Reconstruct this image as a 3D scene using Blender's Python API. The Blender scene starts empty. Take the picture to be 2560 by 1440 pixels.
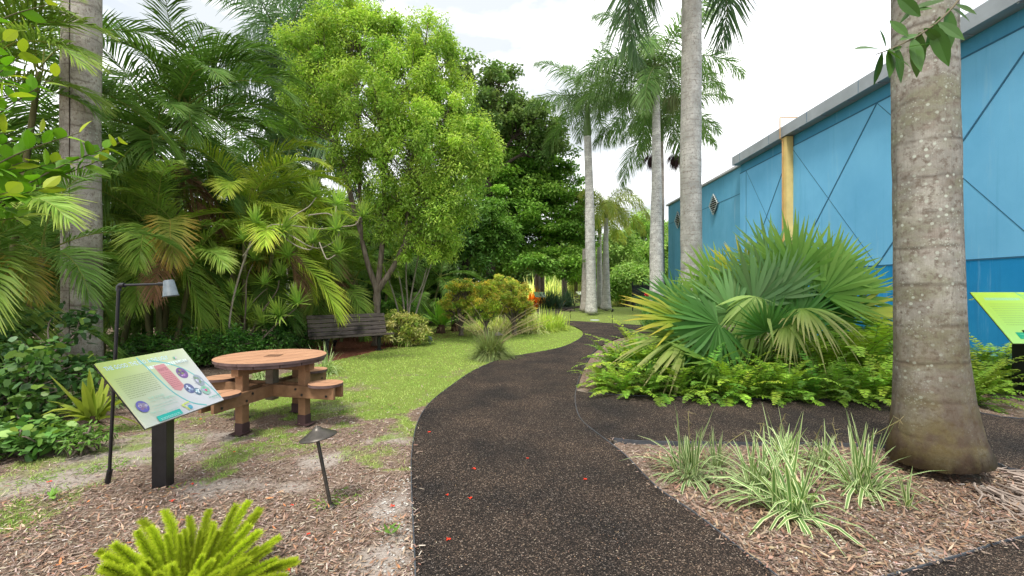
import bpy, bmesh, math, random
import numpy as np
from mathutils import Vector, Matrix
from mathutils.geometry import tessellate_polygon
R = math.radians
PI = math.pi
scene = bpy.context.scene
C = scene.collection
# ------------------------------------------------------------------ camera, light, exposure
F = 1138.0; CX = 1280.0; CY = 719.0; H = 1.55
cam_d = bpy.data.cameras.new("camera"); cam = bpy.data.objects.new("camera", cam_d); C.objects.link(cam)
cam.location = (0, 0, H); cam.rotation_euler = (R(90), 0, 0)
cam_d.sensor_width = 36; cam_d.lens = 36 * F / 2560; cam_d.clip_start = 0.05; cam_d.clip_end = 2000
cam_d.shift_y = 0.0
scene.camera = cam
w = bpy.data.worlds.new("World"); scene.world = w; w.use_nodes = True
nt = w.node_tree; nt.nodes.clear()
SUN_EL, SUN_AZ = R(62), R(205)
out = nt.nodes.new("ShaderNodeOutputWorld"); mixs = nt.nodes.new("ShaderNodeMixShader")
bg1 = nt.nodes.new("ShaderNodeBackground"); bg2 = nt.nodes.new("ShaderNodeBackground")
sky = nt.nodes.new("ShaderNodeTexSky"); sky.sky_type = 'NISHITA'; sky.sun_disc = False
sky.sun_elevation = SUN_EL; sky.sun_rotation = SUN_AZ
nt.links.new(sky.outputs[0], bg1.inputs[0]); bg1.inputs[1].default_value = 0.12
tc = nt.nodes.new("ShaderNodeTexCoord"); mp = nt.nodes.new("ShaderNodeMapping"); mp.inputs['Scale'].default_value = (1, 1, 2.5)
nz = nt.nodes.new("ShaderNodeTexNoise"); nz.inputs['Scale'].default_value = 2.2; nz.inputs['Detail'].default_value = 6
nt.links.new(tc.outputs['Generated'], mp.inputs[0]); nt.links.new(mp.outputs[0], nz.inputs[0])
rp = nt.nodes.new("ShaderNodeValToRGB"); rp.color_ramp.elements[0].position = 0.33; rp.color_ramp.elements[1].position = 0.5
rp.color_ramp.elements[0].color = (0.72, 0.72, 0.72, 1); rp.color_ramp.elements[1].color = (1, 1, 1, 1)
nt.links.new(nz.outputs[0], rp.inputs[0]); nt.links.new(rp.outputs[0], mixs.inputs[0])
nz2 = nt.nodes.new('ShaderNodeTexNoise'); nz2.inputs['Scale'].default_value = 3.1; nz2.inputs['Detail'].default_value = 7; nt.links.new(mp.outputs[0], nz2.inputs[0])
rp2 = nt.nodes.new('ShaderNodeValToRGB'); rp2.color_ramp.elements[0].position = .36; rp2.color_ramp.elements[1].position = .56; rp2.color_ramp.elements[0].color = (.40, .425, .45, 1); rp2.color_ramp.elements[1].color = (1, 1, 1, 1); nt.links.new(nz2.outputs[0], rp2.inputs[0]); nt.links.new(rp2.outputs[0], bg2.inputs[0]); bg2.inputs[1].default_value = 1.15
nt.links.new(bg1.outputs[0], mixs.inputs[1]); nt.links.new(bg2.outputs[0], mixs.inputs[2]); nt.links.new(mixs.outputs[0], out.inputs[0])
sun_d = bpy.data.lights.new("sun", 'SUN'); sun_d.energy = 2.1; sun_d.angle = R(11); sun_d.color = (1, 0.96, 0.88)
sun = bpy.data.objects.new("sun", sun_d); C.objects.link(sun)
sd = Vector((math.sin(SUN_AZ) * math.cos(SUN_EL), math.cos(SUN_AZ) * math.cos(SUN_EL), math.sin(SUN_EL)))
sun.rotation_euler = sd.to_track_quat('Z', 'Y').to_euler(); sun.location = (0, 0, 30)
vs = scene.view_settings; vs.view_transform = 'Standard'; vs.look = 'None'; vs.gamma = 1; vs.use_curve_mapping = False
vs.exposure = 0.98
scene.cycles.max_bounces = 8; scene.cycles.transparent_max_bounces = 8

# ------------------------------------------------------------------ helpers
def G(px, py):
    y = F * H / (py - CY); return ((px - CX) / F * y, y)
def at(px, py, Y):
    return np.array([(px - CX) / F * Y, Y, H - (py - CY) / F * Y])
def nrm(a):
    return a / np.maximum(np.linalg.norm(a, axis=-1, keepdims=True), 1e-9)
class Bag:
    def __init__(s): s.V = []; s.Fs = []; s.col = []; s.uv = []; s.n = 0; s.mi = []
    def add(s, V, Fc, col=(1, 1, 1), uv=None, mi=0):
        V = np.asarray(V, float).reshape(-1, 3); n = len(V)
        c = np.asarray(col, float)
        if c.ndim == 1: c = np.tile(c, (n, 1))
        if uv is None: uv = np.zeros((n, 2))
        Fc = np.asarray(Fc, int)
        s.V.append(V); s.Fs.append(Fc + s.n); s.col.append(c); s.uv.append(uv); s.mi.append(np.full(len(Fc), mi)); s.n += n
        return s
    def xf(s, M):
        M = np.array(M); s.V = [v @ M[:3, :3].T + M[:3, 3] for v in s.V]; return s
    def mesh(s, name, mat, smooth=False):
        me = bpy.data.meshes.new(name)
        V = np.concatenate(s.V); col = np.concatenate(s.col); uv = np.concatenate(s.uv)
        loops = np.concatenate([f.ravel() for f in s.Fs]); sizes = np.concatenate([np.full(len(f), f.shape[1]) for f in s.Fs])
        me.vertices.add(len(V)); me.vertices.foreach_set('co', V.ravel())
        me.loops.add(len(loops)); me.loops.foreach_set('vertex_index', loops.astype(np.int32))
        me.polygons.add(len(sizes)); starts = np.concatenate([[0], np.cumsum(sizes)[:-1]])
        me.polygons.foreach_set('loop_start', starts.astype(np.int32)); me.polygons.foreach_set('loop_total', sizes.astype(np.int32))
        a = me.color_attributes.new('col', 'FLOAT_COLOR', 'POINT')
        a.data.foreach_set('color', np.c_[col, np.ones(len(col))].astype(np.float32).ravel())
        l = me.uv_layers.new(name='UVMap'); l.data.foreach_set('uv', uv[loops].astype(np.float32).ravel())
        for m in (mat if isinstance(mat, (list, tuple)) else [mat]): me.materials.append(m)
        me.polygons.foreach_set('material_index', np.concatenate(s.mi).astype(np.int32))
        me.polygons.foreach_set('use_smooth', np.full(len(sizes), smooth))
        me.update(calc_edges=True); me.validate()
        return me
    def obj(s, name, mat, parent=None, smooth=False):
        return link(name, s.mesh(name, mat, smooth), parent)
def link(name, me, parent=None):
    o = bpy.data.objects.new(name, me); C.objects.link(o)
    if parent is not None: o.parent = parent
    return o
def tag(o, label, cat, group=None, kind=None):
    if label: o['label'] = label
    if cat: o['category'] = cat
    if group: o['group'] = group
    if kind: o['kind'] = kind
    return o
def thing(name, label, cat, loc=(0, 0, 0), rz=0, group=None):
    o = bpy.data.objects.new(name, None); C.objects.link(o); o.empty_display_size = .1
    o.location = loc; o.rotation_euler = (0, 0, rz); tag(o, label, cat, group); return o
def copy_tree(o, parent=None):
    c = o.copy(); C.objects.link(c)
    if parent is not None: c.parent = parent
    for ch in o.children: copy_tree(ch, c)
    return c
def boxV(c, d, rz=0, tilt=None):
    s = np.array([[x, y, z] for x in (-.5, .5) for y in (-.5, .5) for z in (-.5, .5)]) * np.array(d)
    if tilt is not None: s = s @ np.array(Matrix.Rotation(tilt[1], 3, tilt[0])).T
    cs, sn = math.cos(rz), math.sin(rz)
    s = np.c_[s[:, 0] * cs - s[:, 1] * sn, s[:, 0] * sn + s[:, 1] * cs, s[:, 2]]
    return s + np.array(c)
BOXF = np.array([[0, 1, 3, 2], [4, 6, 7, 5], [0, 4, 5, 1], [2, 3, 7, 6], [0, 2, 6, 4], [1, 5, 7, 3]])
def bbox_bev(name, c, d, mat, parent, rz=0, bev=.004, col=(1, 1, 1), tilt=None):
    bm = bmesh.new(); vs_ = [bm.verts.new(v) for v in boxV(c, d, rz, tilt)]
    for f in BOXF: bm.faces.new([vs_[i] for i in f])
    bmesh.ops.recalc_face_normals(bm, faces=bm.faces)
    if bev: bmesh.ops.bevel(bm, geom=list(bm.edges), offset=bev, segments=2, affect='EDGES', profile=.6)
    me = bpy.data.meshes.new(name); bm.to_mesh(me); bm.free(); me.materials.append(mat)
    return link(name, me, parent)
def tubeV(P, rad, k=8, cap=True):
    P = np.asarray(P, float); n = len(P); rad = np.broadcast_to(np.asarray(rad, float), (n,))
    T = nrm(np.gradient(P, axis=0)); ref = np.array([0, 0, 1.]) if abs(T[0][2]) < .9 else np.array([1., 0, 0])
    A = nrm(np.cross(T, ref)); 
    for i in range(1, n):
        a = A[i - 1] - T[i] * (A[i - 1] @ T[i]); l = np.linalg.norm(a)
        A[i] = a / l if l > 1e-6 else A[i]
    B = np.cross(T, A); th = np.linspace(0, 2 * PI, k, endpoint=False)
    V = P[:, None] + rad[:, None, None] * (A[:, None] * np.cos(th)[None, :, None] + B[:, None] * np.sin(th)[None, :, None])
    idx = np.arange(n * k).reshape(n, k); nx = np.roll(idx, -1, 1)
    Fc = np.stack([idx[:-1], nx[:-1], nx[1:], idx[1:]], -1).reshape(-1, 4)
    ln = np.concatenate([[0], np.cumsum(np.linalg.norm(np.diff(P, axis=0), axis=1))])
    uv = np.stack([np.broadcast_to(th / (2 * PI), (n, k)), np.broadcast_to(ln[:, None], (n, k))], -1).reshape(-1, 2)
    return V.reshape(-1, 3), Fc, uv
def add_tube(b, P, rad, k=8, col=(1, 1, 1), cap=True):
    V, Fc, uv = tubeV(P, rad, k); n0 = len(V)
    b.add(V, Fc, col, uv)
    if cap:
        for end in (0, -1):
            ring = V[:k] if end == 0 else V[-k:]
            c = ring.mean(0); VV = np.vstack([ring, c]); i = np.arange(k)
            b.add(VV, np.stack([i, (i + 1) % k, np.full(k, k)], -1), col)
    return b
def lathe(b, prof, k=24, col=(1, 1, 1), c=(0, 0, 0)):
    P = np.array(prof, float); th = np.linspace(0, 2 * PI, k, endpoint=False); n = len(P)
    V = np.stack([P[:, :1] * np.cos(th), P[:, :1] * np.sin(th), np.repeat(P[:, 1:], k, 1)], -1).reshape(-1, 3) + np.array(c)
    idx = np.arange(n * k).reshape(n, k); nx = np.roll(idx, -1, 1)
    b.add(V, np.stack([idx[:-1], nx[:-1], nx[1:], idx[1:]], -1).reshape(-1, 4), col); return b
def smooth_line(pts, n=24):
    P = np.array(pts, float); m = len(P); Q = np.vstack([2 * P[0] - P[1], P, 2 * P[-1] - P[-2]]); o = []
    for t in np.linspace(0, m - 1 - 1e-6, n):
        i = int(t); u = t - i; a, b_, c_, d_ = Q[i], Q[i + 1], Q[i + 2], Q[i + 3]
        o.append(.5 * ((2 * b_) + (-a + c_) * u + (2 * a - 5 * b_ + 4 * c_ - d_) * u * u + (-a + 3 * b_ - 3 * c_ + d_) * u ** 3))
    return np.array(o)
LEAFP = {1: [1, .25], 2: [.25, 1, .08], 3: [.35, 1, .85, .06], 4: [.5, 1, .95, .65, .05]}
def blades(b, P, D, S, L, W, droop=0., n=2, prof=None, fold=0., col=(1, 1, 1), colvar=.15, rng=None, tip=None):
    N = len(P); L = np.broadcast_to(np.asarray(L, float), (N,)); W = np.broadcast_to(np.asarray(W, float), (N,))
    dr = np.broadcast_to(np.asarray(droop, float), (N,))
    ts = np.linspace(0, 1, n + 1); pr = np.array(prof if prof is not None else LEAFP[n])
    Cn = P[:, None] + D[:, None] * (L[:, None] * ts)[..., None]
    Cn = Cn + np.array([0, 0, -1.]) * ((dr * L)[:, None] * ts ** 2)[..., None]
    wd = (W[:, None] * pr / 2)[..., None]; S = S[:, None]
    c = np.asarray(col, float)
    if c.ndim == 1: c = np.tile(c, (N, 1))
    if colvar: c = c * (1 + (rng.random((N, 1)) - .5) * 2 * colvar) * (1 + (rng.random((N, 3)) - .5) * .5 * colvar)
    m = n + 1
    if fold:
        Nn = nrm(np.cross(S, D[:, None])) * fold
        V = np.stack([Cn - S * wd + Nn * wd, Cn, Cn + S * wd + Nn * wd], 2); a = 3
    else:
        V = np.stack([Cn - S * wd, Cn + S * wd], 2); a = 2
    idx = np.arange(N * m * a).reshape(N, m, a); Fs = []
    for j in range(a - 1):
        Fs.append(np.stack([idx[:, :-1, j], idx[:, :-1, j + 1], idx[:, 1:, j + 1], idx[:, 1:, j]], -1).reshape(-1, 4))
    uv = np.stack([np.broadcast_to(np.linspace(0, 1, a), (N, m, a)), np.broadcast_to(ts[None, :, None], (N, m, a))], -1).reshape(-1, 2)
    cc = np.broadcast_to(c[:, None, None, :], (N, m, a, 3)).copy()
    if tip is not None:
        k = (ts ** 2)[None, :, None, None]; cc = cc * (1 - k) + np.asarray(tip) * k
    b.add(V.reshape(-1, 3), np.concatenate(Fs), cc.reshape(-1, 3), uv); return b
def rdir(rng, n, zmin=-1, zmax=1):
    z = rng.uniform(zmin, zmax, n); a = rng.uniform(0, 2 * PI, n); r = np.sqrt(1 - z * z)
    return np.c_[r * np.cos(a), r * np.sin(a), z]
def perp(D, rng):
    return nrm(np.cross(D, rdir(rng, len(D))))
def inpoly(X, Y, poly):
    X = np.asarray(X); Y = np.asarray(Y); c = np.zeros(X.shape, bool); n = len(poly)
    for i in range(n):
        x1, y1 = poly[i]; x2, y2 = poly[(i + 1) % n]
        if y1 == y2: continue
        c ^= ((y1 > Y) != (y2 > Y)) & (X < (x2 - x1) * (Y - y1) / (y2 - y1) + x1)
    return c
# ------------------------------------------------------------------ materials
def mat_new(name, rough=.6, spec=.3):
    m = bpy.data.materials.new(name); m.use_nodes = True; b = m.node_tree.nodes['Principled BSDF']
    b.inputs['Roughness'].default_value = rough; b.inputs['Specular IOR Level'].default_value = spec
    return m, m.node_tree, b
def N_(nt, t, **k):
    n = nt.nodes.new(t)
    for a, v in k.items():
        if a in n.inputs: n.inputs[a].default_value = v
        else: setattr(n, a, v)
    return n
def ramp(nt, src, stops):
    r = nt.nodes.new("ShaderNodeValToRGB"); e = r.color_ramp.elements
    while len(e) < len(stops): e.new(.5)
    for i, (p, c) in enumerate(stops): e[i].position = p; e[i].color = (*c, 1) if len(c) == 3 else c
    nt.links.new(src, r.inputs[0]); return r.outputs[0]
def mixc(nt, f, a, b, mode='MIX'):
    m = nt.nodes.new("ShaderNodeMix"); m.data_type = 'RGBA'; m.blend_type = mode
    for s, v in ((m.inputs[0], f), (m.inputs[6], a), (m.inputs[7], b)):
        if hasattr(v, 'is_linked'): nt.links.new(v, s)
        else: s.default_value = v if isinstance(v, (int, float)) else (*v, 1)
    return m.outputs[2]
def noise(nt, scale, detail=4, coord=None, rough=.55, vscale=None):
    n = N_(nt, "ShaderNodeTexNoise"); n.inputs['Scale'].default_value = scale; n.inputs['Detail'].default_value = detail
    n.inputs['Roughness'].default_value = rough
    t = coord or N_(nt, "ShaderNodeTexCoord").outputs['Object']
    if vscale:
        mp = N_(nt, "ShaderNodeMapping"); mp.inputs['Scale'].default_value = vscale; nt.links.new(t, mp.inputs[0]); t = mp.outputs[0]
    nt.links.new(t, n.inputs[0]); return n.outputs[0]
def bump(nt, b, h, strength=.4, dist=.01):
    bp = N_(nt, "ShaderNodeBump"); bp.inputs['Strength'].default_value = strength; bp.inputs['Distance'].default_value = dist
    nt.links.new(h, bp.inputs['Height']); nt.links.new(bp.outputs[0], b.inputs['Normal'])
def leaf_mat(name, rough=.5, trans=.35, spec=.22, stripe=None, objvar=.25, gain=1.3):
    m, t, b = mat_new(name, rough, spec)
    at_ = N_(t, "ShaderNodeVertexColor"); at_.layer_name = 'col'; c = at_.outputs[0]
    oi = N_(t, "ShaderNodeObjectInfo")
    if stripe:
        uv = N_(t, "ShaderNodeUVMap"); sp = N_(t, "ShaderNodeSeparateXYZ"); t.links.new(uv.outputs[0], sp.inputs[0])
        f = ramp(t, sp.outputs[0], [(0, (1, 1, 1)), (.14, (1, 1, 1)), (.22, (0, 0, 0)), (.78, (0, 0, 0)), (.86, (1, 1, 1))])
        c = mixc(t, f, c, stripe)
    if objvar:
        mr = N_(t, "ShaderNodeMapRange"); mr.inputs[3].default_value = gain * (1 - objvar); mr.inputs[4].default_value = gain * (1 + objvar)
        t.links.new(oi.outputs['Random'], mr.inputs[0])
        hs = N_(t, "ShaderNodeHueSaturation"); hs.inputs['Saturation'].default_value = 1.0; hs.inputs['Hue'].default_value = .499; t.links.new(c, hs.inputs['Color']); t.links.new(mr.outputs[0], hs.inputs['Value']); c = hs.outputs[0]
    t.links.new(c, b.inputs['Base Color'])
    if trans:
        tr = N_(t, "ShaderNodeBsdfTranslucent"); mx = N_(t, "ShaderNodeMixShader"); mx.inputs[0].default_value = trans
        tc_ = mixc(t, 1.0, c, (1.08, 1.15, .7), 'MULTIPLY')
        t.links.new(tc_, tr.inputs[0]); t.links.new(b.outputs[0], mx.inputs[1]); t.links.new(tr.outputs[0], mx.inputs[2])
        t.links.new(mx.outputs[0], t.nodes['Material Output'].inputs[0])
    return m
LEAF = leaf_mat('leaf'); GLOSSY = leaf_mat('glossy_leaf', .45, .25, .35)
STRIPED = leaf_mat('striped_leaf', .45, .3, .3, stripe=(.56, .60, .34)); GRASSM = leaf_mat('grass_blade', .6, .35, .2)
MATTE = leaf_mat('dry_litter', .8, 0, .15, objvar=0)
PRINT = leaf_mat('printed_ink', .3, 0, .4, objvar=0)
def royal_bark(name, light=(.40, .385, .345), dark=(.16, .13, .105), moss=None, lichen=.5, rings=9.):
    m, t, b = mat_new(name, .85, .15)
    tc = N_(t, "ShaderNodeTexCoord").outputs['Object']
    n1 = noise(t, 3.5, 6, tc); n2 = noise(t, 22, 5, tc, .65)
    c = mixc(t, ramp(t, n1, [(.38, (0, 0, 0)), (.62, (1, 1, 1))]), tuple(x * .62 for x in light), light)
    if moss: c = mixc(t, ramp(t, noise(t, 2.3, 5, tc, .6, (1, 1, 2.2)), [(.45, (0, 0, 0)), (.62, (.85, .85, .85))]), c, (.20, .20, .13)); c = mixc(t, ramp(t, noise(t, 3.1, 6, tc, .7, (1, 1, 2.6)), [(.52, (0, 0, 0)), (.66, (.7, .7, .7))]), c, (.22, .175, .145))
    c = mixc(t, ramp(t, n2, [(.35, (1, 1, 1)), (.5, (0, 0, 0))]), c, dark)
    # ring scars
    wv = N_(t, "ShaderNodeTexWave"); wv.wave_type = 'BANDS'; wv.bands_direction = 'Z'; wv.inputs['Scale'].default_value = rings / 6.283 * 2
    wv.inputs['Distortion'].default_value = 2.5; wv.inputs['Detail'].default_value = 3; wv.inputs['Detail Scale'].default_value = .8
    t.links.new(tc, wv.inputs[0])
    rg0 = ramp(t, wv.outputs[1], [(0, (.8, .8, .8)), (.02, (.35, .35, .35)), (.07, (0, 0, 0))]); rg = mixc(t, 1., rg0, ramp(t, noise(t, 4, 3, tc), [(.38, (.15, .15, .15)), (.6, (1, 1, 1))]), 'MULTIPLY')
    c = mixc(t, rg, c, tuple(x * .75 for x in dark))
    # vertical fine streaks
    st = noise(t, 12, 4, tc, .6, (9, 9, .8)); c = mixc(t, ramp(t, st, [(.42, (0, 0, 0)), (.7, (.35, .35, .35))]), c, dark)
    # lichen spots
    vo = N_(t, "ShaderNodeTexVoronoi"); vo.inputs['Scale'].default_value = 17; vo.inputs['Randomness'].default_value = 1; t.links.new(tc, vo.inputs[0])
    sp = ramp(t, vo.outputs['Distance'], [(.17, (1, 1, 1)), (.25, (0, 0, 0))])
    sel = ramp(t, noise(t, 2.2, 3, tc), [(.5 - lichen * .12, (0, 0, 0)), (.62, (1, 1, 1))])
    c = mixc(t, mixc(t, 1., sp, sel, 'MULTIPLY'), c, (.42, .45, .38))
    vo2 = N_(t, "ShaderNodeTexVoronoi"); vo2.inputs['Scale'].default_value = 48; t.links.new(tc, vo2.inputs[0])
    sp2 = ramp(t, vo2.outputs['Distance'], [(.2, (1, 1, 1)), (.3, (0, 0, 0))])
    sel2 = ramp(t, noise(t, 5, 3, tc), [(.5, (0, 0, 0)), (.6, (.7, .7, .7))])
    c = mixc(t, mixc(t, 1., sp2, sel2, 'MULTIPLY'), c, (.05, .035, .03) if lichen < .6 else (.40, .42, .36))
    if moss:
        sx = N_(t, "ShaderNodeSeparateXYZ"); t.links.new(tc, sx.inputs[0])
        ad = N_(t, "ShaderNodeMath"); ad.operation = 'MULTIPLY_ADD'; t.links.new(noise(t, 2.5, 5, tc), ad.inputs[0]); ad.inputs[1].default_value = 1.6; t.links.new(sx.outputs[2], ad.inputs[2])
        f = ramp(t, ad.outputs[0], [(.0, (.9, .9, .9)), (.55, (.9, .9, .9)), (1.0, (.75, .75, .75))])
        mr = N_(t, "ShaderNodeMapRange"); mr.inputs[1].default_value = .9; mr.inputs[2].default_value = 2.5; mr.inputs[3].default_value = .93; mr.inputs[4].default_value = .0
        t.links.new(ad.outputs[0], mr.inputs[0])
        c = mixc(t, mr.outputs[0], c, mixc(t, ramp(t, noise(t, 6, 4, tc), [(.42, (0, 0, 0)), (.6, (1, 1, 1))]), moss, (.10, .075, .03)))
    t.links.new(c, b.inputs['Base Color'])
    h = mixc(t, .5, mixc(t, .5, n2, noise(t, 70, 4, tc, .7, (1, 1, .4))), rg, 'SUBTRACT'); bump(t, b, h, .6, .014)
    return m
BARK_NEAR = royal_bark('palm_bark_mossy', (.36, .345, .30), (.15, .125, .10), moss=(.07, .045, .028), lichen=1., rings=3.2)
BARK_PALE = royal_bark('palm_bark_pale', (.66, .64, .59), (.34, .30, .26), lichen=.5, rings=8)
BARK_TAN = royal_bark('palm_bark_tan', (.48, .44, .385), (.22, .18, .15), lichen=.2, rings=4)
BARK_SPECK = royal_bark('palm_bark_speckled', (.70, .69, .64), (.24, .21, .19), lichen=.3, rings=5)
def bark(name, a, b_, sc=6):
    m, t, b = mat_new(name, .9, .1); tc = N_(t, "ShaderNodeTexCoord").outputs['Object']
    n = noise(t, sc, 6, tc, .65, (3, 3, .5)); t.links.new(ramp(t, n, [(.35, a), (.65, b_)]), b.inputs['Base Color']); bump(t, b, n, .7, .02); return m
BARK_GREY = bark('grey_bark', (.08, .06, .045), (.24, .20, .16)); BARK_DARK = bark('dark_bark', (.03, .024, .018), (.09, .07, .055))
CANE = bark('cane_bark', (.10, .10, .04), (.22, .20, .10), 3); WHITEBARK = bark('pale_bark', (.24, .21, .17), (.42, .37, .30), 8)
def plain(name, col, rough=.5, metal=0, spec=.4, var=.12, vs=6, bmp=0):
    m, t, b = mat_new(name, rough, spec); b.inputs['Metallic'].default_value = metal
    n = noise(t, vs, 5); c = mixc(t, ramp(t, n, [(.3, tuple(x * (1 - var) for x in col)), (.7, tuple(min(1, x * (1 + var)) for x in col))]), (0, 0, 0), (1, 1, 1))
    cc = ramp(t, n, [(.3, tuple(x * (1 - var) for x in col)), (.7, tuple(min(1, x * (1 + var)) for x in col))])
    t.links.new(cc, b.inputs['Base Color'])
    if bmp: bump(t, b, noise(t, vs * 6, 4), bmp, .004)
    return m
SHAFT = plain('crownshaft_green', (.10, .17, .04), .35, var=.25, vs=4)
BLACK = plain('black_powder_coat', (.012, .012, .014), .35, .0, .5, .3, 20, .1)
BRONZE = plain('weathered_bronze', (.085, .075, .065), .42, .6, .5, .3, 15, .1)
GREYMET = plain('grey_plastic', (.13, .16, .18), .5, 0, .4, .25, 30)
def wood(name, a, b_, dark, axis=(1, 14, 14), wear=.5, sc=4):
    m, t, b = mat_new(name, .7, .25); tc = N_(t, "ShaderNodeTexCoord").outputs['Object']
    g = noise(t, sc, 7, tc, .65, axis); c = ramp(t, g, [(.33, a), (.62, b_)])
    c = mixc(t, ramp(t, noise(t, 3, 4, tc), [(.5, (0, 0, 0)), (.5 + .35 * (1.01 - wear), (1, 1, 1))]), c, dark)
    t.links.new(c, b.inputs['Base Color']); bump(t, b, g, .4, .004); return m
TBEAM = wood('table_lumber', (.20, .105, .055), (.29, .16, .085), (.13, .07, .035), (2, 2, 2), .2, 5)
TTOP = wood('table_decking', (.38, .195, .11), (.45, .25, .15), (.30, .155, .09), (6, 1, 6), .1, 5)
TEDGE = plain('decking_edge', (.12, .075, .07), .7, var=.3, vs=12)
BWOOD = wood('weathered_slat', (.05, .038, .033), (.16, .13, .115), (.022, .018, .016), (1, 16, 16), .55, 4)
# ------------------------------------------------------------------ ground layout (world metres)
px_left = [(1040, 1700), (1038, 1440), (1032, 1300), (1028, 1200), (1030, 1130), (1044, 1060), (1075, 1010), (1130, 965), (1190, 925), (1260, 897), (1330, 884), (1400, 870), (1440, 853), (1457, 838), (1452, 824), (1425, 813), (1370, 806), (1300, 796), (1240, 784), (1120, 776)]
px_back = [(1120, 766), (1320, 766), (1400, 768), (1455, 763), (1470, 766), (1420, 772), (1398, 780), (1396, 792), (1412, 802), (1450, 803), (1500, 806), (1560, 810), (1620, 814), (1700, 816)]
px_right = [(1700, 840), (1620, 838), (1560, 842), (1515, 858), (1485, 880), (1462, 915), (1446, 955), (1438, 990), (1441, 1025), (1455, 1055), (1490, 1085), (1560, 1140), (1640, 1222), (1740, 1292), (1850, 1380), (1930, 1440), (2230, 1700)]
LE = smooth_line([G(*p) for p in px_left], 110); RE = smooth_line([G(*p) for p in px_right], 90)
main_poly = [tuple(p) for p in LE] + [G(*p) for p in px_back] + [tuple(p) for p in RE]
jn = RE[np.argmin(abs(RE[:, 0] - G(1438, 985)[0]) + abs(RE[:, 1] - G(1438, 985)[1]))]
i0 = int(np.argmin(np.linalg.norm(RE - np.array(G(1439, 978)), axis=1))); i1 = int(np.argmin(np.linalg.norm(RE - np.array(G(1530, 1115)), axis=1)))
s_top = smooth_line([G(1470, 984), G(1600, 992), G(1900, 1000), G(2230, 1004), G(2420, 1030), G(2560, 1050), G(2900, 1055)], 30)
s_bot = smooth_line([G(1534, 1100), G(1620, 1108), G(1900, 1112), G(2200, 1118), G(2470, 1158), G(2560, 1182), G(3000, 1215)], 30)
side_poly = [tuple(p) for p in s_top] + [tuple(p) for p in s_bot[::-1]] + [tuple(p) for p in RE[i0:i1 + 1][::-1]]
c_edge = smooth_line([G(2140, 1470), G(2252, 1440), G(2400, 1397), G(2560, 1350), G(2900, 1300)], 16)
corner_poly = [tuple(p) for p in c_edge] + [(c_edge[-1][0], .6), (c_edge[0][0] - .2, .6)]
def onpath(X, Y, ):
    return inpoly(X, Y, main_poly) | inpoly(X, Y, side_poly) | inpoly(X, Y, corner_poly)
lush = [G(*p) for p in [(560, 1000), (640, 955), (700, 935), (860, 895), (1000, 862), (1060, 850), (1180, 846), (1330, 832), (1457, 825), (1458, 845), (1400, 872), (1330, 886), (1190, 927), (1075, 1012), (1040, 1068), (980, 1062), (860, 1048), (700, 1040)]]
farlawn = [G(*p) for p in [(1398, 790), (1405, 777), (1475, 765), (1660, 758), (1700, 815), (1560, 810), (1412, 802)]]
midlawn = [G(*p) for p in [(1040, 850), (1060, 812), (1110, 795), (1240, 790), (1330, 798), (1440, 812), (1457, 826), (1330, 834), (1150, 848)]]
patchy = [G(*p) for p in [(0, 1330), (0, 1130), (300, 1050), (520, 1000), (700, 960), (1060, 1040), (1036, 1120), (1030, 1190), (880, 1160), (700, 1150), (560, 1190), (430, 1150), (330, 1200), (180, 1290)]]
redm = [G(*p) for p in [(770, 905), (770, 850), (940, 830), (1080, 820), (1330, 808), (1330, 830), (1180, 838), (1110, 845), (1050, 858), (900, 895)]]
def vnoise(X, Y, s, seed=0):
    rg = np.random.default_rng(seed); T = rg.random((64, 64)); x = X * s + 1000; y = Y * s + 1000
    xi = np.floor(x).astype(int); yi = np.floor(y).astype(int); fx = x - xi; fy = y - yi; fx = fx * fx * (3 - 2 * fx); fy = fy * fy * (3 - 2 * fy)
    g = lambda a, b: T[a % 64, b % 64]
    return (g(xi, yi) * (1 - fx) + g(xi + 1, yi) * fx) * (1 - fy) + (g(xi, yi + 1) * (1 - fx) + g(xi + 1, yi + 1) * fx) * fy
def fbm(X, Y, s, seed=0):
    return .55 * vnoise(X, Y, s, seed) + .3 * vnoise(X, Y, s * 2.3, seed + 1) + .15 * vnoise(X, Y, s * 5.1, seed + 2)
def grassd(X, Y):
    q = np.clip(Y / 6, .5, 1.6); X0, Y0 = X, Y; X = X + (fbm(X0, Y0, 1.5, 41) - .5) * 1.3 * q * (Y0 < 8); Y = Y + (fbm(X0, Y0, 1.5, 51) - .5) * 1.3 * q * (Y0 < 8)
    g = np.zeros(X.shape); n = fbm(X, Y, 1.1, 3)
    g = np.where(inpoly(X, Y, patchy), np.clip((fbm(X, Y, 4.2, 3) - .38) * 2.6, 0, .7), g)
    g = np.where(inpoly(X, Y, midlawn), .85, g); g = np.where(inpoly(X, Y, farlawn), .75, g)
    g = np.where(inpoly(X, Y, lush), np.clip(.70 + (Y - 5) * .07 + (fbm(X, Y, 2.2, 9) - .5) * 1.3, .15, 1), g)
    g = np.where((Y > 36), .8, g)
    return g
def sandd(X, Y):
    s = np.clip((fbm(X, Y, 1.7, 61) - .60) * 5, 0, .75) * (X < .3) * (Y < 6.5)
    for (x, y, rx, ry, v) in [(735, 1215, .14, .12, .7), (975, 1270, .16, .2, .8), (960, 1400, .16, .17, .8), (1010, 1235, .07, .3, .6), (330, 1130, .7, .3, .7), (430, 1090, .7, .25, .5), (2330, 1385, .14, .08, .9), (1005, 1330, .07, .3, .6), (1460, 990, .15, .5, .5)]:
        c = G(x, y); d = ((X - c[0]) / rx) ** 2 + ((Y - c[1]) / ry) ** 2
        s = np.maximum(s, v * np.clip(1.5 - d + (fbm(X, Y, 6, 5) - .5) * 2.2, 0, 1))
    return s
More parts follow.
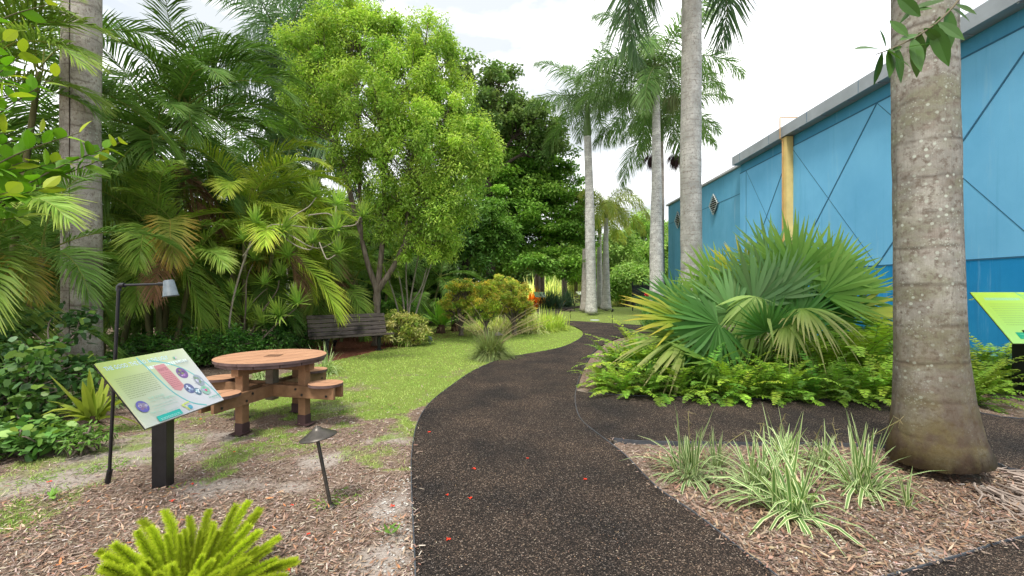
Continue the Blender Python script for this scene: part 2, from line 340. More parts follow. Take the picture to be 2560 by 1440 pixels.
def gheight(X, Y):
    return (fbm(X, Y, 1.3, 21) - .5) * .035 - .004
# ground sheet
def axis(lo, hi, step, far_lo, far_hi):
    a = list(np.arange(lo, hi + step / 2, step)); s = step; x = lo
    L_ = []
    while x > far_lo: s *= 1.35; x -= s; L_.append(x)
    s = step; x = hi; R_ = []
    while x < far_hi: s *= 1.35; x += s; R_.append(x)
    return np.array(L_[::-1] + a + R_)
gx = axis(-9, 9, .07, -500, 500); gy = axis(.6, 20, .07, -60, 900)
GX, GY = np.meshgrid(gx, gy); Z = np.where(onpath(GX, GY), -.03, gheight(GX, GY)) * (np.abs(GX) < 12) * (GY < 40)
Z = np.where((GY > 40) | (np.abs(GX) > 12), -.03, Z)
idx = np.arange(GX.size).reshape(GX.shape)
FF = np.stack([idx[:-1, :-1], idx[:-1, 1:], idx[1:, 1:], idx[1:, :-1]], -1).reshape(-1, 4)
gcol = np.stack([grassd(GX, GY), sandd(GX, GY), inpoly(GX, GY, redm).astype(float)], -1).reshape(-1, 3)
m, t, b = mat_new('soil_mulch_and_turf', .95, .1)
vc = N_(t, "ShaderNodeVertexColor"); vc.layer_name = 'col'; sp = N_(t, "ShaderNodeSeparateColor"); t.links.new(vc.outputs[0], sp.inputs[0])
tc = N_(t, "ShaderNodeTexCoord").outputs['Object']
nf = noise(t, 60, 6, tc, .7); nm = noise(t, 9, 5, tc)
mul = ramp(t, nf, [(.3, (.08, .055, .04)), (.5, (.22, .16, .12)), (.68, (.42, .33, .27))])
mul = mixc(t, ramp(t, nm, [(.4, (0, 0, 0)), (.7, (.6, .6, .6))]), mul, (.13, .08, .055))
red = ramp(t, nf, [(.3, (.07, .018, .01)), (.6, (.21, .085, .055))])
snd = ramp(t, nf, [(.3, (.27, .23, .20)), (.62, (.46, .41, .37))])
grs = ramp(t, nf, [(.3, (.09, .12, .03)), (.6, (.21, .28, .055))])
c = mixc(t, sp.outputs[2], mul, red); c = mixc(t, sp.outputs[1], c, snd); c = mixc(t, ramp(t, sp.outputs[0], [(.25, (0, 0, 0)), (.8, (1, 1, 1))]), c, grs)
t.links.new(c, b.inputs['Base Color']); bump(t, b, nf, .8, .02); GROUND = m
go = Bag().add(np.stack([GX, GY, Z], -1).reshape(-1, 3), FF, gcol).obj('ground', GROUND, smooth=True); tag(go, None, None, kind='structure')
# path sheets
m, t, b = mat_new('bonded_rubber_aggregate', .9, .15); tc = N_(t, "ShaderNodeTexCoord").outputs['Object']
v = N_(t, "ShaderNodeTexVoronoi"); v.inputs['Scale'].default_value = 165; t.links.new(tc, v.inputs[0])
sc_ = N_(t, "ShaderNodeSeparateColor"); t.links.new(v.outputs['Color'], sc_.inputs[0])
c = ramp(t, sc_.outputs[0], [(0, (.012, .0105, .010)), (.45, (.024, .020, .018)), (.70, (.044, .035, .030)), (.86, (.080, .060, .049)), (.955, (.16, .125, .10)), (.99, (.29, .25, .215))])
big = ramp(t, noise(t, 1.3, 5, tc), [(.35, (.66, .68, .72)), (.65, (1.5, 1.36, 1.24))]); c = mixc(t, 1., c, big, 'MULTIPLY')
t.links.new(c, b.inputs['Base Color']); bump(t, b, v.outputs['Distance'], .8, .012); PATHM = m
def poly_sheet(name, poly, z, mat, drop=.03):
    P = [Vector((p[0], p[1], z)) for p in poly]; tris = tessellate_polygon([P]); n = len(P)
    b = Bag(); V = np.array([tuple(p) for p in P]); b.add(V, np.array(tris))
    V2 = np.vstack([V, V - [0, 0, drop]]); i = np.arange(n); j = (i + 1) % n
    b.add(V2, np.stack([i, i + n, j + n, j], -1)); o = b.obj(name, mat); tag(o, None, None, kind='structure'); return o
poly_sheet('path', main_poly, .022, PATHM, .06); poly_sheet('side_path', side_poly, .018, PATHM, .06); poly_sheet('corner_path', corner_poly, .018, PATHM, .06)
EDGE = plain('edging_strip', (.06, .065, .075), .6, var=.4, vs=9)
def edging(pts, label):
    b = Bag(); P = np.array(pts); T = nrm(np.gradient(P, axis=0)); Nn = np.c_[-T[:, 1], T[:, 0]]
    V = np.stack([np.c_[P - Nn * .004, np.full(len(P), -.03)], np.c_[P - Nn * .004, np.full(len(P), .029)], np.c_[P + Nn * .004, np.full(len(P), .029)], np.c_[P + Nn * .004, np.full(len(P), -.03)]], 1)
    i = np.arange(len(P) * 4).reshape(-1, 4); Fs = [np.stack([i[:-1, k], i[1:, k], i[1:, k + 1], i[:-1, k + 1]], -1) for k in range(3)]
    b.add(V.reshape(-1, 3), np.concatenate(Fs)); o = b.obj('path_edging', EDGE); tag(o, label, 'edging', 'thin edging strips along the path')
edging(LE[:75], 'thin dark edging strip between the curving path and the lawn')
edging(RE[20:], 'thin grey edging strip along the right side of the main path')
edging(s_bot, 'black edging strip between the side path and the mulch bed with striped plants')
edging(s_top, 'edging strip along the side path in front of the ferns')
edging(c_edge, 'edging strip of the dark path at the lower right corner')
# ------------------------------------------------------------------ litter and grass (uncountable)
rng = np.random.default_rng(7)
def scatter(n, x0, x1, y0, y1, p=1.):
    # denser near the camera
    u = rng.random(n); Y = y0 * (y1 / y0) ** (u ** p); X = rng.uniform(-1, 1, n) * 1.18 * Y; k = (X > x0) & (X < x1); return X[k], Y[k]
def chips(name, X, Y, ls, ws, pal, probs, label, lift=(.002, .014), n=1, prof=(1, .8), curl=.15, mat=MATTE):
    N = len(X); a = rng.uniform(0, 2 * PI, N); D = nrm(np.c_[np.cos(a), np.sin(a), rng.normal(0, .16, N)]); S = nrm(np.c_[-np.sin(a), np.cos(a), rng.normal(0, .3, N)])
    P = np.c_[X, Y, np.where(onpath(X, Y), .026, gheight(X, Y)) + rng.uniform(*lift, N)]; L = rng.uniform(*ls, N) * rng.uniform(.5, 1.2, N)
    cols = np.array(pal)[rng.choice(len(pal), N, p=probs)]; b = Bag()
    blades(b, P, D, S, L, rng.uniform(*ws, N), rng.normal(0, curl, N), n, prof, 0, cols, .3, rng)
    o = b.obj(name, mat); tag(o, label, name.replace('_', ' '), kind='stuff'); return o
X, Y = scatter(150000, -9, 12, 1.3, 9, .8); g = grassd(X, Y); s_ = sandd(X, Y)
k = ~onpath(X + rng.normal(0, .034, len(X)), Y + rng.normal(0, .034, len(X))) & (rng.random(len(X)) > g * 1.0) & (rng.random(len(X)) > s_ * .93); X, Y = X[k], Y[k]
pal = [(.31, .235, .19), (.215, .15, .115), (.115, .078, .058), (.40, .325, .27), (.27, .16, .115), (.52, .46, .40)]
chips('mulch_chips', X, Y, (.018, .05), (.003, .010), pal, [.31, .25, .15, .14, .13, .02], 'brown shredded bark mulch covering the bare ground')
# fallen leaves on right bed
def bedpts(n, poly_px):
    poly = [G(*p) for p in poly_px]; A = np.array(poly); X = rng.uniform(A[:, 0].min(), A[:, 0].max(), n); Y = rng.uniform(A[:, 1].min(), A[:, 1].max(), n)
    k = inpoly(X, Y, poly) & ~onpath(X, Y); return X[k], Y[k]
X, Y = bedpts(5200, [(1600, 1130), (2200, 1125), (2500, 1180), (2560, 1230), (2560, 1345), (2250, 1440), (1930, 1440), (1700, 1260)])
chips('fallen_leaves', X, Y, (.045, .085), (.010, .019), [(.24, .145, .095), (.31, .21, .145), (.15, .09, .06), (.40, .30, .20)], [.35, .3, .25, .1], 'dry brown leaves lying thick around the striped plants', (.006, .026), 2, (.15, 1, .1), .3)
X, Y = bedpts(1500, [(0, 1440), (0, 1250), (300, 1200), (900, 1250), (1035, 1300), (1040, 1440)])
chips('leaf_litter', X, Y, (.035, .07), (.008, .015), [(.32, .19, .12), (.42, .30, .22), (.20, .12, .08), (.50, .2, .08)], [.35, .35, .25, .05], 'dry tan leaves scattered over the mulch at lower left', (.006, .02), 2, (.15, 1, .1), .3)
X, Y = bedpts(2600, [(1360, 1020), (1470, 984), (2230, 1004), (2560, 1050), (2560, 960), (2200, 950), (1470, 930)])
chips('twig_litter', X, Y, (.05, .16), (.005, .013), [(.22, .14, .09), (.13, .08, .05), (.34, .26, .19)], [.4, .35, .25], 'brown dead fern stems along the foot of the fern bed', (.004, .05), 2, (.6, 1, .3), .2)
X, Y = bedpts(20000, [(770, 905), (770, 850), (940, 830), (1080, 820), (1330, 808), (1330, 830), (1180, 838), (1110, 845), (1050, 858), (900, 895)])
chips('red_mulch', X, Y, (.03, .06), (.008, .016), [(.22, .085, .05), (.14, .05, .03), (.30, .15, .10)], [.4, .35, .25], 'reddish brown mulch under the bench and shrubs')
X, Y = bedpts(600, [(1930, 1440), (1750, 1300), (2000, 1290), (2500, 1200), (2560, 1345), (2252, 1440)])
X2, Y2 = bedpts(420, [(960, 1440), (930, 1250), (1030, 1180), (1038, 1440)])
X = np.r_[X[:70], X2]; Y = np.r_[Y[:70], Y2]
b = Bag()
for x, y in zip(X, Y):
    r = rng.uniform(.003, .011); D = rdir(rng, 10); D[:, 2] = abs(D[:, 2]) * .7
    oct_ = np.array([[1, 0, 0], [0, 1, 0], [-1, 0, 0], [0, -1, 0], [0, 0, .8]]) * r * rng.uniform(.7, 1.3, (5, 3)); c_ = rng.uniform(.35, .6)
    b.add(oct_ + [x, y, gheight(np.array(x), np.array(y)) + .004], [[0, 1, 4], [1, 2, 4], [2, 3, 4], [3, 0, 4]], (c_, c_ * .96, c_ * .9))
o = b.obj('gravel', MATTE); tag(o, 'small white stones beside the path edge and in the mulch', 'gravel', kind='stuff')
# debris on path
X, Y = scatter(9000, -4, 12, 1.4, 14); k = onpath(X, Y); X, Y = X[k][:4500], Y[k][:4500]; b = Bag(); N = len(X); a = rng.uniform(0, 2 * PI, N)
blades(b, np.c_[X, Y, np.full(N, .0265)], np.c_[np.cos(a), np.sin(a), a * 0], np.c_[-np.sin(a), np.cos(a), a * 0], rng.uniform(.005, .018, N), rng.uniform(.002, .005, N), 0, 1, (1, .6), 0, np.array([(.30, .2, .13), (.4, .32, .24), (.16, .1, .07)])[rng.choice(3, N)], .3, rng)
o = b.obj('path_crumbs', MATTE); tag(o, 'tiny tan bits of debris on the dark path', 'debris', kind='stuff')
# grass
X, Y = scatter(520000, -9, 12, 1.6, 34, .82); g = grassd(X, Y); k = (rng.random(len(X)) < np.clip(g, 0, 1) ** 1.3 * np.clip((fbm(X, Y, 9, 77) - .28) * 3.5, .12, 1)) & ~onpath(X + rng.normal(0, .015, len(X)), Y + rng.normal(0, .015, len(X))); X, Y = X[k], Y[k]; N = len(X)
a = rng.uniform(0, 2 * PI, N); lean = rng.uniform(.3, 1.5, N); D = nrm(np.c_[np.cos(a) * lean, np.sin(a) * lean, np.ones(N)]); S = np.c_[-np.sin(a), np.cos(a), a * 0]
n1 = np.clip(.5 + (fbm(X, Y, .9, 31) - .5) * .9 + (fbm(X, Y, 7, 33) - .5) * 1.1, 0, 1)[:, None]; far = np.clip((Y - 5) / 8, 0, 1)[:, None]
base = np.array([.17, .31, .055]) * (1 - n1) + np.array([.42, .46, .17]) * n1; base = base * (1 - .7 * far) + np.array([.32, .48, .075]) * .75 * far
b = Bag(); blades(b, np.c_[X, Y, np.where(onpath(X, Y), .02, gheight(X, Y) * (Y < 40))], D, S, (rng.uniform(.018, .048, N)) * np.clip(1.0 - (Y - 7) * .05, .5, 1), .0048 * np.clip(Y / 5, .9, 5), .25, 1, (1, .3), 0, base, .3, rng)
o = b.obj('grass', GRASSM); tag(o, 'short yellow-green lawn grass, thick by the path and patchy by the table', 'grass', kind='stuff')
print('grass', N)
X, Y = bedpts(900, [(560, 1000), (700, 935), (860, 895), (1060, 850), (1400, 860), (1190, 927), (1075, 1012), (1040, 1100), (700, 1100)])
chips('lawn_litter', X, Y, (.03, .055), (.008, .016), [(.30, .19, .11), (.42, .32, .22), (.20, .12, .08)], [.4, .35, .25], 'a few small brown leaves lying in the lawn', (.02, .04), 2, (.15, 1, .1), .3)
# weeds/tufts
b = Bag()
for (px, py, n, l) in [(90, 1200, 60, .09), (150, 1225, 50, .08), (230, 1175, 70, .09), (300, 1160, 60, .08), (520, 1165, 30, .05), (830, 1255, 60, .09), (860, 1235, 40, .07), (650, 1110, 50, .06), (690, 1095, 40, .06), (540, 1120, 40, .05), (860, 1030, 80, .07), (880, 1080, 40, .05), (970, 1115, 40, .05), (60, 1260, 40, .06), (450, 1120, 40, .06), (980, 1020, 60, .06), (430, 1220, 14, .06), (900, 1000, 60, .06), (760, 1105, 30, .05), (20, 1310, 50, .07), (100, 1330, 40, .05)]:
    x, y = G(px, py); X = x + rng.normal(0, .07, n); Y = y + rng.normal(0, .06, n); D = rdir(rng, n, .25, .9)
    blades(b, np.c_[X, Y, gheight(X, Y)], D, perp(D, rng), rng.uniform(.6, 1.2, n) * l, .006, .4, 2, None, 0, (.17, .30, .04), .3, rng)
o = b.obj('grass_tufts', GRASSM); tag(o, 'loose green grass tufts growing through the mulch', 'grass', kind='stuff')
# red petals, individual
pet = Bag(); 
for q in range(3):
    a = q * 2.2; blades(pet, np.zeros((1, 3)), np.array([[math.cos(a), math.sin(a), .25]]), np.array([[-math.sin(a), math.cos(a), .3]]), .022, .018, .3, 2, (.3, 1, .5), .3, (.62, .045, .02), .1, rng)
pm = pet.mesh('flower_petal', MATTE); first = None
for i, (px, py, L_) in enumerate([(1318, 1152, 'on the path'), (1462, 1205, 'on the path'), (1185, 1178, 'on the path'), (1118, 1245, 'on the path'), (1175, 1253, 'on the path'), (1072, 1085, 'on the path'), (730, 1267, 'g'), (480, 1212, 'g'), (430, 1258, 'g'), (585, 1130, 'g'), (500, 1048, 'g'), (980, 1268, 'g'), (720, 1430, 'g'), (425, 1185, 'g'), (122, 1207, 'g'), (770, 1340, 'g'), (1120, 1358, 'on the path')]):
    x, y = G(px, py); o = link('fallen_petal', pm); o.location = (x, y, .03 if L_ != 'g' else float(gheight(np.array(x), np.array(y))) + .018); o.rotation_euler = (0, 0, i * 1.7); o.scale = (.62 + .15 * (i % 3),) * 3
    if L_ == 'g': tag(o, 'small crumpled red petal lying on the mulch', 'petal', 'red petals on the mulch')
    else: tag(o, 'small crumpled red petal lying on the dark path', 'petal', 'red petals on the path')
# ------------------------------------------------------------------ blue building
def stucco(name, a, b_, streak=(.05, .22, .38)):
    m, t, b = mat_new(name, .85, .15); tc = N_(t, "ShaderNodeTexCoord").outputs['Object']
    c = ramp(t, noise(t, .55, 6, tc, .6), [(.32, a), (.66, b_)])
    st = noise(t, 1.4, 6, tc, .65, (1, 3.2, .22)); c = mixc(t, ramp(t, st, [(.56, (0, 0, 0)), (.76, (.4, .4, .4))]), c, streak)
    st2 = noise(t, .9, 6, tc, .7, (1, 4, .35)); c = mixc(t, ramp(t, st2, [(.58, (0, 0, 0)), (.75, (.35, .35, .35))]), c, (.42, .62, .74))
    t.links.new(c, b.inputs['Base Color']); bump(t, b, noise(t, 45, 4, tc), .35, .006); return m
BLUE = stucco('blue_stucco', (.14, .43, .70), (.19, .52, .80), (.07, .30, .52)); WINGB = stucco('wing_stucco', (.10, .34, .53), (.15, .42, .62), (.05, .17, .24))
BASEB = stucco('base_stucco', (.006, .20, .48), (.025, .28, .58), (.02, .12, .30)); BANDB = stucco('band_stucco', (.06, .27, .47), (.09, .34, .55))
JOINT = plain('joint_shadow', (.025, .12, .22), .8); FASC = plain('fascia_metal', (.34, .37, .40), .45, .3, .5, .15, 1.5); COP = plain('coping', (.50, .50, .52), .6)
YEL = plain('yellow_paint', (.70, .52, .20), .6, 0, .3, .12, 3); RUST = plain('rusty_pipe', (.50, .30, .12), .6)
WX = 9.0; K = 18 / F
bld = thing('building', 'long windowless blue stucco building behind the palms on the right', 'building', (WX, 0, 0), -math.atan(K))
def wbox(name, x0, x1, y0, y1, z0, z1, mat, par=bld):
    return bbox_bev(name, ((x0 + x1) / 2, (y0 + y1) / 2, (z0 + z1) / 2), (x1 - x0, y1 - y0, z1 - z0), mat, par, 0, 0)
WE = 18.55
wbox('wall', 0, 12, -8, WE, 2.115, 6.2, BLUE); wbox('base_wall', 0, 12, -8, WE, -.2, 2.105, BASEB)
wbox('upper_band', .03, 12, -8, WE, 6.22, 6.62, BANDB)
wbox('fascia', -.28, 12.2, -8, WE + .1, 6.56, 6.90, FASC)
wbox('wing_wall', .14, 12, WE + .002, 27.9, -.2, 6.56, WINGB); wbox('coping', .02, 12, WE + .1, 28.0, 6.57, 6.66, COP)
jb = Bag()
def jl(y0, z0, y1, z1, x=-.004, w_=.03):
    d = np.array([y1 - y0, z1 - z0]); L = np.linalg.norm(d); a = math.atan2(d[1], d[0])
    V = boxV((0, 0, 0), (.008, L, w_)); V = np.c_[V[:, 0], V[:, 1] * math.cos(a) - V[:, 2] * math.sin(a), V[:, 1] * math.sin(a) + V[:, 2] * math.cos(a)]
    jb.add(V + [x, (y0 + y1) / 2, (z0 + z1) / 2], BOXF)
nodes = [18.05, 15.05, 11.45, 7.7, 3.95, .2]
jl(-8, 2.11, WE, 2.11); jl(-8, 6.21, WE, 6.21, w_=.035); jl(WE - .5, 2.1, WE - .5, 6.2, w_=.015)
for a_, b2 in zip(nodes[:-1], nodes[1:]):
    jl(a_, 6.2, b2, 2.115, x=.0005, w_=.016); jl(a_ if a_ < 15 else a_, 2.115, b2, 6.2, x=-.006, w_=.032)
for n_ in nodes[1:]: jl(n_, 0, n_, 2.11, w_=.022)
jl(WE + .1, 5.45, 27.9, 5.45, x=.136, w_=.02)
jb.obj('panel_joint', JOINT, bld)
for k in range(9): wbox('fascia_seam', -.284, -.279, 1.2 + k * 2.1, 1.212 + k * 2.1, 6.57, 6.895, JOINT)
for k in range(17): wbox('soffit_bracket', -.26, -.02, .6 + k * 1.05, .64 + k * 1.05, 6.535, 6.558, FASC)
col_ = wbox('corner_pillar', -.22, -.001, 14.95, 15.22, -.1, 6.54, YEL)
pp = Bag(); add_tube(pp, [(-.25, 15.13, 2), (-.25, 15.13, 6.45), (-.33, 15.13, 6.52), (-.33, 15.13, 7.2), (-.30, 15.16, 7.24), (.3, 15.2, 7.24)], .018, 8); pp.obj('conduit', RUST, bld)
for yc in (21.25, 26.05):
    vb = Bag(); hw, hh = .45, .49
    prof = [(yc - hw, 5.45), (yc, 5.45 + hh), (yc + hw, 5.45), (yc, 5.45 - hh)]
    vb.add([(.09, y, z) for y, z in prof], [[0, 1, 2, 3]]); ve = vb.obj('diamond_vent', plain('vent_dark', (.015, .018, .02), .8), bld)
    sb = Bag()
    for k in range(-4, 5):
        z = 5.45 + k * .1; w_ = hw * (1 - abs(z - 5.45) / hh)
        if w_ > .03:
            V = boxV((0, 0, 0), (.10, 2 * w_, .018)); a = R(28); V = np.c_[V[:, 0] * math.cos(a) - V[:, 2] * math.sin(a), V[:, 1], V[:, 0] * math.sin(a) + V[:, 2] * math.cos(a)]
            sb.add(V + [.06, yc, z], BOXF)
    fr = np.array(prof)
    for i in range(4):
        p, q = fr[i], fr[(i + 1) % 4]; add_tube(sb, [(.05, *p), (.05, *q)], .018, 4)
    sb.obj('louver', plain('louver_paint', (.55, .60, .58), .5), ve)
# black fence by far wing
FEN = plain('fence_black', (.012, .013, .015), .6); FMESH = plain('fence_mesh', (.03, .032, .035), .8)
fx0, fx1, FY = at(1581, 700, 31)[0], at(1668, 700, 30)[0], 31
fe = thing('privacy_fence', 'low black screened fence beyond the palms at the far end of the blue wall', 'fence', ((fx0 + fx1) / 2, FY, 0))
bbox_bev('screen_panel', (0, 0, .95), (fx1 - fx0, .03, 1.5), FMESH, fe, bev=0)
for k in range(4): bbox_bev('post', (-(fx1 - fx0) / 2 + k * (fx1 - fx0) / 3, -.04, 1.0), (.07, .05, 2.0), FEN, fe, bev=.004)
bbox_bev('rail', (0, -.04, 1.74), (fx1 - fx0 + .1, .045, .06), FEN, fe, bev=0)
# ------------------------------------------------------------------ picnic table
tb = thing('picnic_table', 'round brown picnic table with four attached seats on the patchy lawn', 'picnic table', (-2.785, 5.285, 0), R(-13.3))
RT = .585
def disc_boards(name, r, z0, z1, nb, rot, mat, par, ctr=(0, 0), gap=.009, edge=None):
    b = Bag(); wd = 2 * r / nb
    for i in range(nb):
        y0 = -r + i * wd + gap / 2; y1 = -r + (i + 1) * wd - gap / 2; ys = np.linspace(max(y0, -r * .999), min(y1, r * .999), 13); xs = np.sqrt(np.maximum(r * r - ys ** 2, 0))
        ring = np.r_[np.c_[xs, ys], np.c_[-xs[::-1], ys[::-1]]]; ring = ring @ np.array([[math.cos(rot), math.sin(rot)], [-math.sin(rot), math.cos(rot)]]) + ctr
        n = len(ring); V = np.r_[np.c_[ring, np.full(n, z0)], np.c_[ring, np.full(n, z1)]]
        b.add(V[n:], [list(range(n))], mi=0); b.add(V[:n], [list(range(n))[::-1]], mi=1)
        j = np.arange(n); k = (j + 1) % n; b.add(V, np.stack([j, k, k + n, j + n], -1), mi=1)
    return b.obj(name, [mat, TEDGE], par)
TT = disc_boards('tabletop', RT, .735, .765, 5, R(60), TTOP, tb)
disc_boards('lower_tabletop_layer', RT - .02, .700, .731, 5, R(150), TEDGE, TT)
bbox_bev('plaque', (.02, .0, .767), (.16, .16, .004), plain('plaque_brown', (.17, .085, .05), .5), tb, R(20), .001)
def beam(name, a, b_, zc, h, th, off, mat=TBEAM, par=tb):
    a = np.array(a); b_ = np.array(b_); d = b_ - a; L = np.linalg.norm(d); ang = math.atan2(d[1], d[0]); nn = np.array([-d[1], d[0]]) / L
    c = (a + b_) / 2 + nn * off
    o = bbox_bev(name, (0, 0, 0), (L, th, h), mat, par, 0, .006); o.location = (c[0], c[1], zc); o.rotation_euler = (0, 0, ang); return o
for k in range(4):
    a = k * PI / 2; c_, s_ = math.cos(a), math.sin(a)
    lg = bbox_bev('leg', (0, 0, 0), (.092, .092, .70), TBEAM, tb, 0, .006); lg.location = (c_ * .43, s_ * .43, .35); lg.rotation_euler = (0, 0, a)
    ft = bbox_bev('foot_sleeve', (0, 0, 0), (.102, .102, .11), plain('sleeve', (.06, .03, .03), .7), lg, 0, .004); ft.location = (0, 0, -.29)
    fp = bbox_bev('foot_plate', (0, 0, 0), (.17, .15, .008), bpy.data.materials['sleeve'], lg, 0, .001); fp.location = (.02, 0, -.34)
    st = disc_boards('seat', .185, .455, .485, 2, 0, TTOP, tb); st.location = (c_ * .71, s_ * .71, 0); st.rotation_euler = (0, 0, a)
for k in range(2):
    a = k * PI / 2; c_, s_ = math.cos(a), math.sin(a)
    for off in (-.075, .075):
        o = beam('seat_beam', (c_ * -.87, s_ * -.87), (c_ * .87, s_ * .87), .385 + (.003 if k else 0), .135, .038, off)
        for x in (-.78, -.47, -.39, .39, .47, .78):
            zb = -.03 if abs(x) > .45 else .03; bm_ = Bag(); V, Fc, uv = tubeV([(x, math.copysign(.018, off), zb), (x, math.copysign(.024, off), zb)], .014, 10); bm_.add(V, Fc); bm_.add(V[-10:], [list(range(10))]); bm_.obj('bolt', BLACK, o)
    beam('apron_beam', (c_ * -.53, s_ * -.53), (c_ * .53, s_ * .53), .658, .08, .09, 0)
cp = bbox_bev('centre_post', (0, 0, .47), (.10, .10, .42), wood('aged_post', (.13, .09, .06), (.25, .2, .15), (.07, .05, .035), (2, 2, 2), .4), tb, 0, .005)
# ------------------------------------------------------------------ bench
p1 = np.array(G(820, 884)); p2 = np.array(G(940, 874)); mid = (p1 + p2) / 2; d = p2 - p1; ba = math.atan2(d[1], d[0])
mid = mid + [.07, -.1]; bn = thing('park_bench', 'weathered dark slatted wooden bench under the trees at the lawn edge', 'bench', (mid[0], mid[1], 0), ba)
BL = 1.9
for i in range(4): bbox_bev('seat_slat', (0, -.10 + i * .125, .41 - i * .012), (BL, .105, .04), BWOOD, bn, 0, .005)
for i in range(4): bbox_bev('backrest_slat', (0, .40 + i * .035, .44 + i * .102), (BL, .038, .092), BWOOD, bn, 0, .005, tilt=('X', R(-16)))
bbox_bev('backrest_slat', (0, .40 + 4 * .035, .44 + 4 * .102), (BL, .038, .092), BWOOD, bn, 0, .005, tilt=('X', R(-16)))
for x in (-.62, .62):
    lg = bbox_bev('leg', (x, .03, .185), (.07, .06, .39), BLACK, bn, 0, .004); bbox_bev('foot', (x, .06, .012), (.10, .28, .02), BLACK, lg, 0, .003)
    bbox_bev('seat_support', (x, .12, .362), (.05, .52, .045), BLACK, bn, 0, .003); bbox_bev('back_support', (x, .50, .57), (.05, .04, .60), BLACK, bn, 0, .003, tilt=('X', R(-16)))
# ------------------------------------------------------------------ path lamps
def path_lamp(px, py, label, hgt, lean, sc=1., dz=0):
    x, y = G(px, py); t_ = thing('path_light', label, 'path light', (x, y, 0), 0, 'mushroom path lights')
    b = Bag(); lx = lean[0]; ly = lean[1]; add_tube(b, [(0, 0, -.01), (lx, ly, hgt - .06)], .0125, 12); b.obj('stem', BRONZE, t_, True)
    b = Bag(); lathe(b, [(0, .0), (.034, .001), (.036, .008), (.018, .02), (.016, .03)], 16); b.obj('base_flange', BRONZE, t_, True)
    b = Bag(); lathe(b, [(.012, -.06), (.014, -.052), (.123, -.060), (.1265, -.058), (.125, -.053), (.105, -.042), (.07, -.022), (.046, -.008), (.034, -.003), (.030, .006), (.024, .012), (.012, .014), (.010, .022), (.0, .024)], 48)
    s_ = b.obj('shade', BRONZE, t_, True); s_.location = (lx, ly, hgt); s_.rotation_euler = (-ly / hgt * .6, lx / hgt * .95, 0); return t_
path_lamp(828, 1268, 'leaning bronze path light standing in the mulch in the left foreground', .555, (-.10, .0))
path_lamp(1246, 893, 'small path light rising out of the fine grass clump in the lawn', .56, (-.01, 0))
# ------------------------------------------------------------------ gooseneck sign light
x, y = G(272, 1205); gl = thing('gooseneck_light', 'tall thin black pipe light reaching over the left sign', 'sign light', (x, y, 0))
tp = at(297, 712, y) - [x, y, 0]; en = at(412, 709, y - .02) - [x, y, 0]
b = Bag(); add_tube(b, [(0, 0, -.02), (tp[0], 0, tp[2] - .02)], .0125, 12); b.obj('pole', BLACK, gl, True)
b = Bag(); add_tube(b, [(-.01, 0, 0), (.03 * .3, 0, .1)], .02, 10); b.obj('base_sleeve', BLACK, gl, True)
b = Bag(); add_tube(b, [(tp[0], 0, tp[2] - .045), (tp[0], 0, tp[2] - .012), (tp[0] + .012, 0, tp[2]), (tp[0] + .045, 0, tp[2] + .001)], .019, 12); b.obj('elbow', BLACK, gl, True)
b = Bag(); add_tube(b, [(tp[0] + .03, 0, tp[2]), (en[0] - .03, -.01, en[2])], .010, 10); add_tube(b, [(en[0] - .055, -.01, en[2]), (en[0] - .01, -.01, en[2])], .016, 10); b.obj('arm', BLACK, gl, True)
b = Bag(); lathe(b, [(0, .036), (.030, .036), (.036, .030), (.052, -.085), (.056, -.088), (.056, -.093), (.049, -.09), (.030, .02), (0, .025)], 28); s_ = b.obj('shade', GREYMET, gl, True); s_.location = (en[0] + .035, -.02, en[2] - .005); s_.rotation_euler = (0, R(-8), 0)
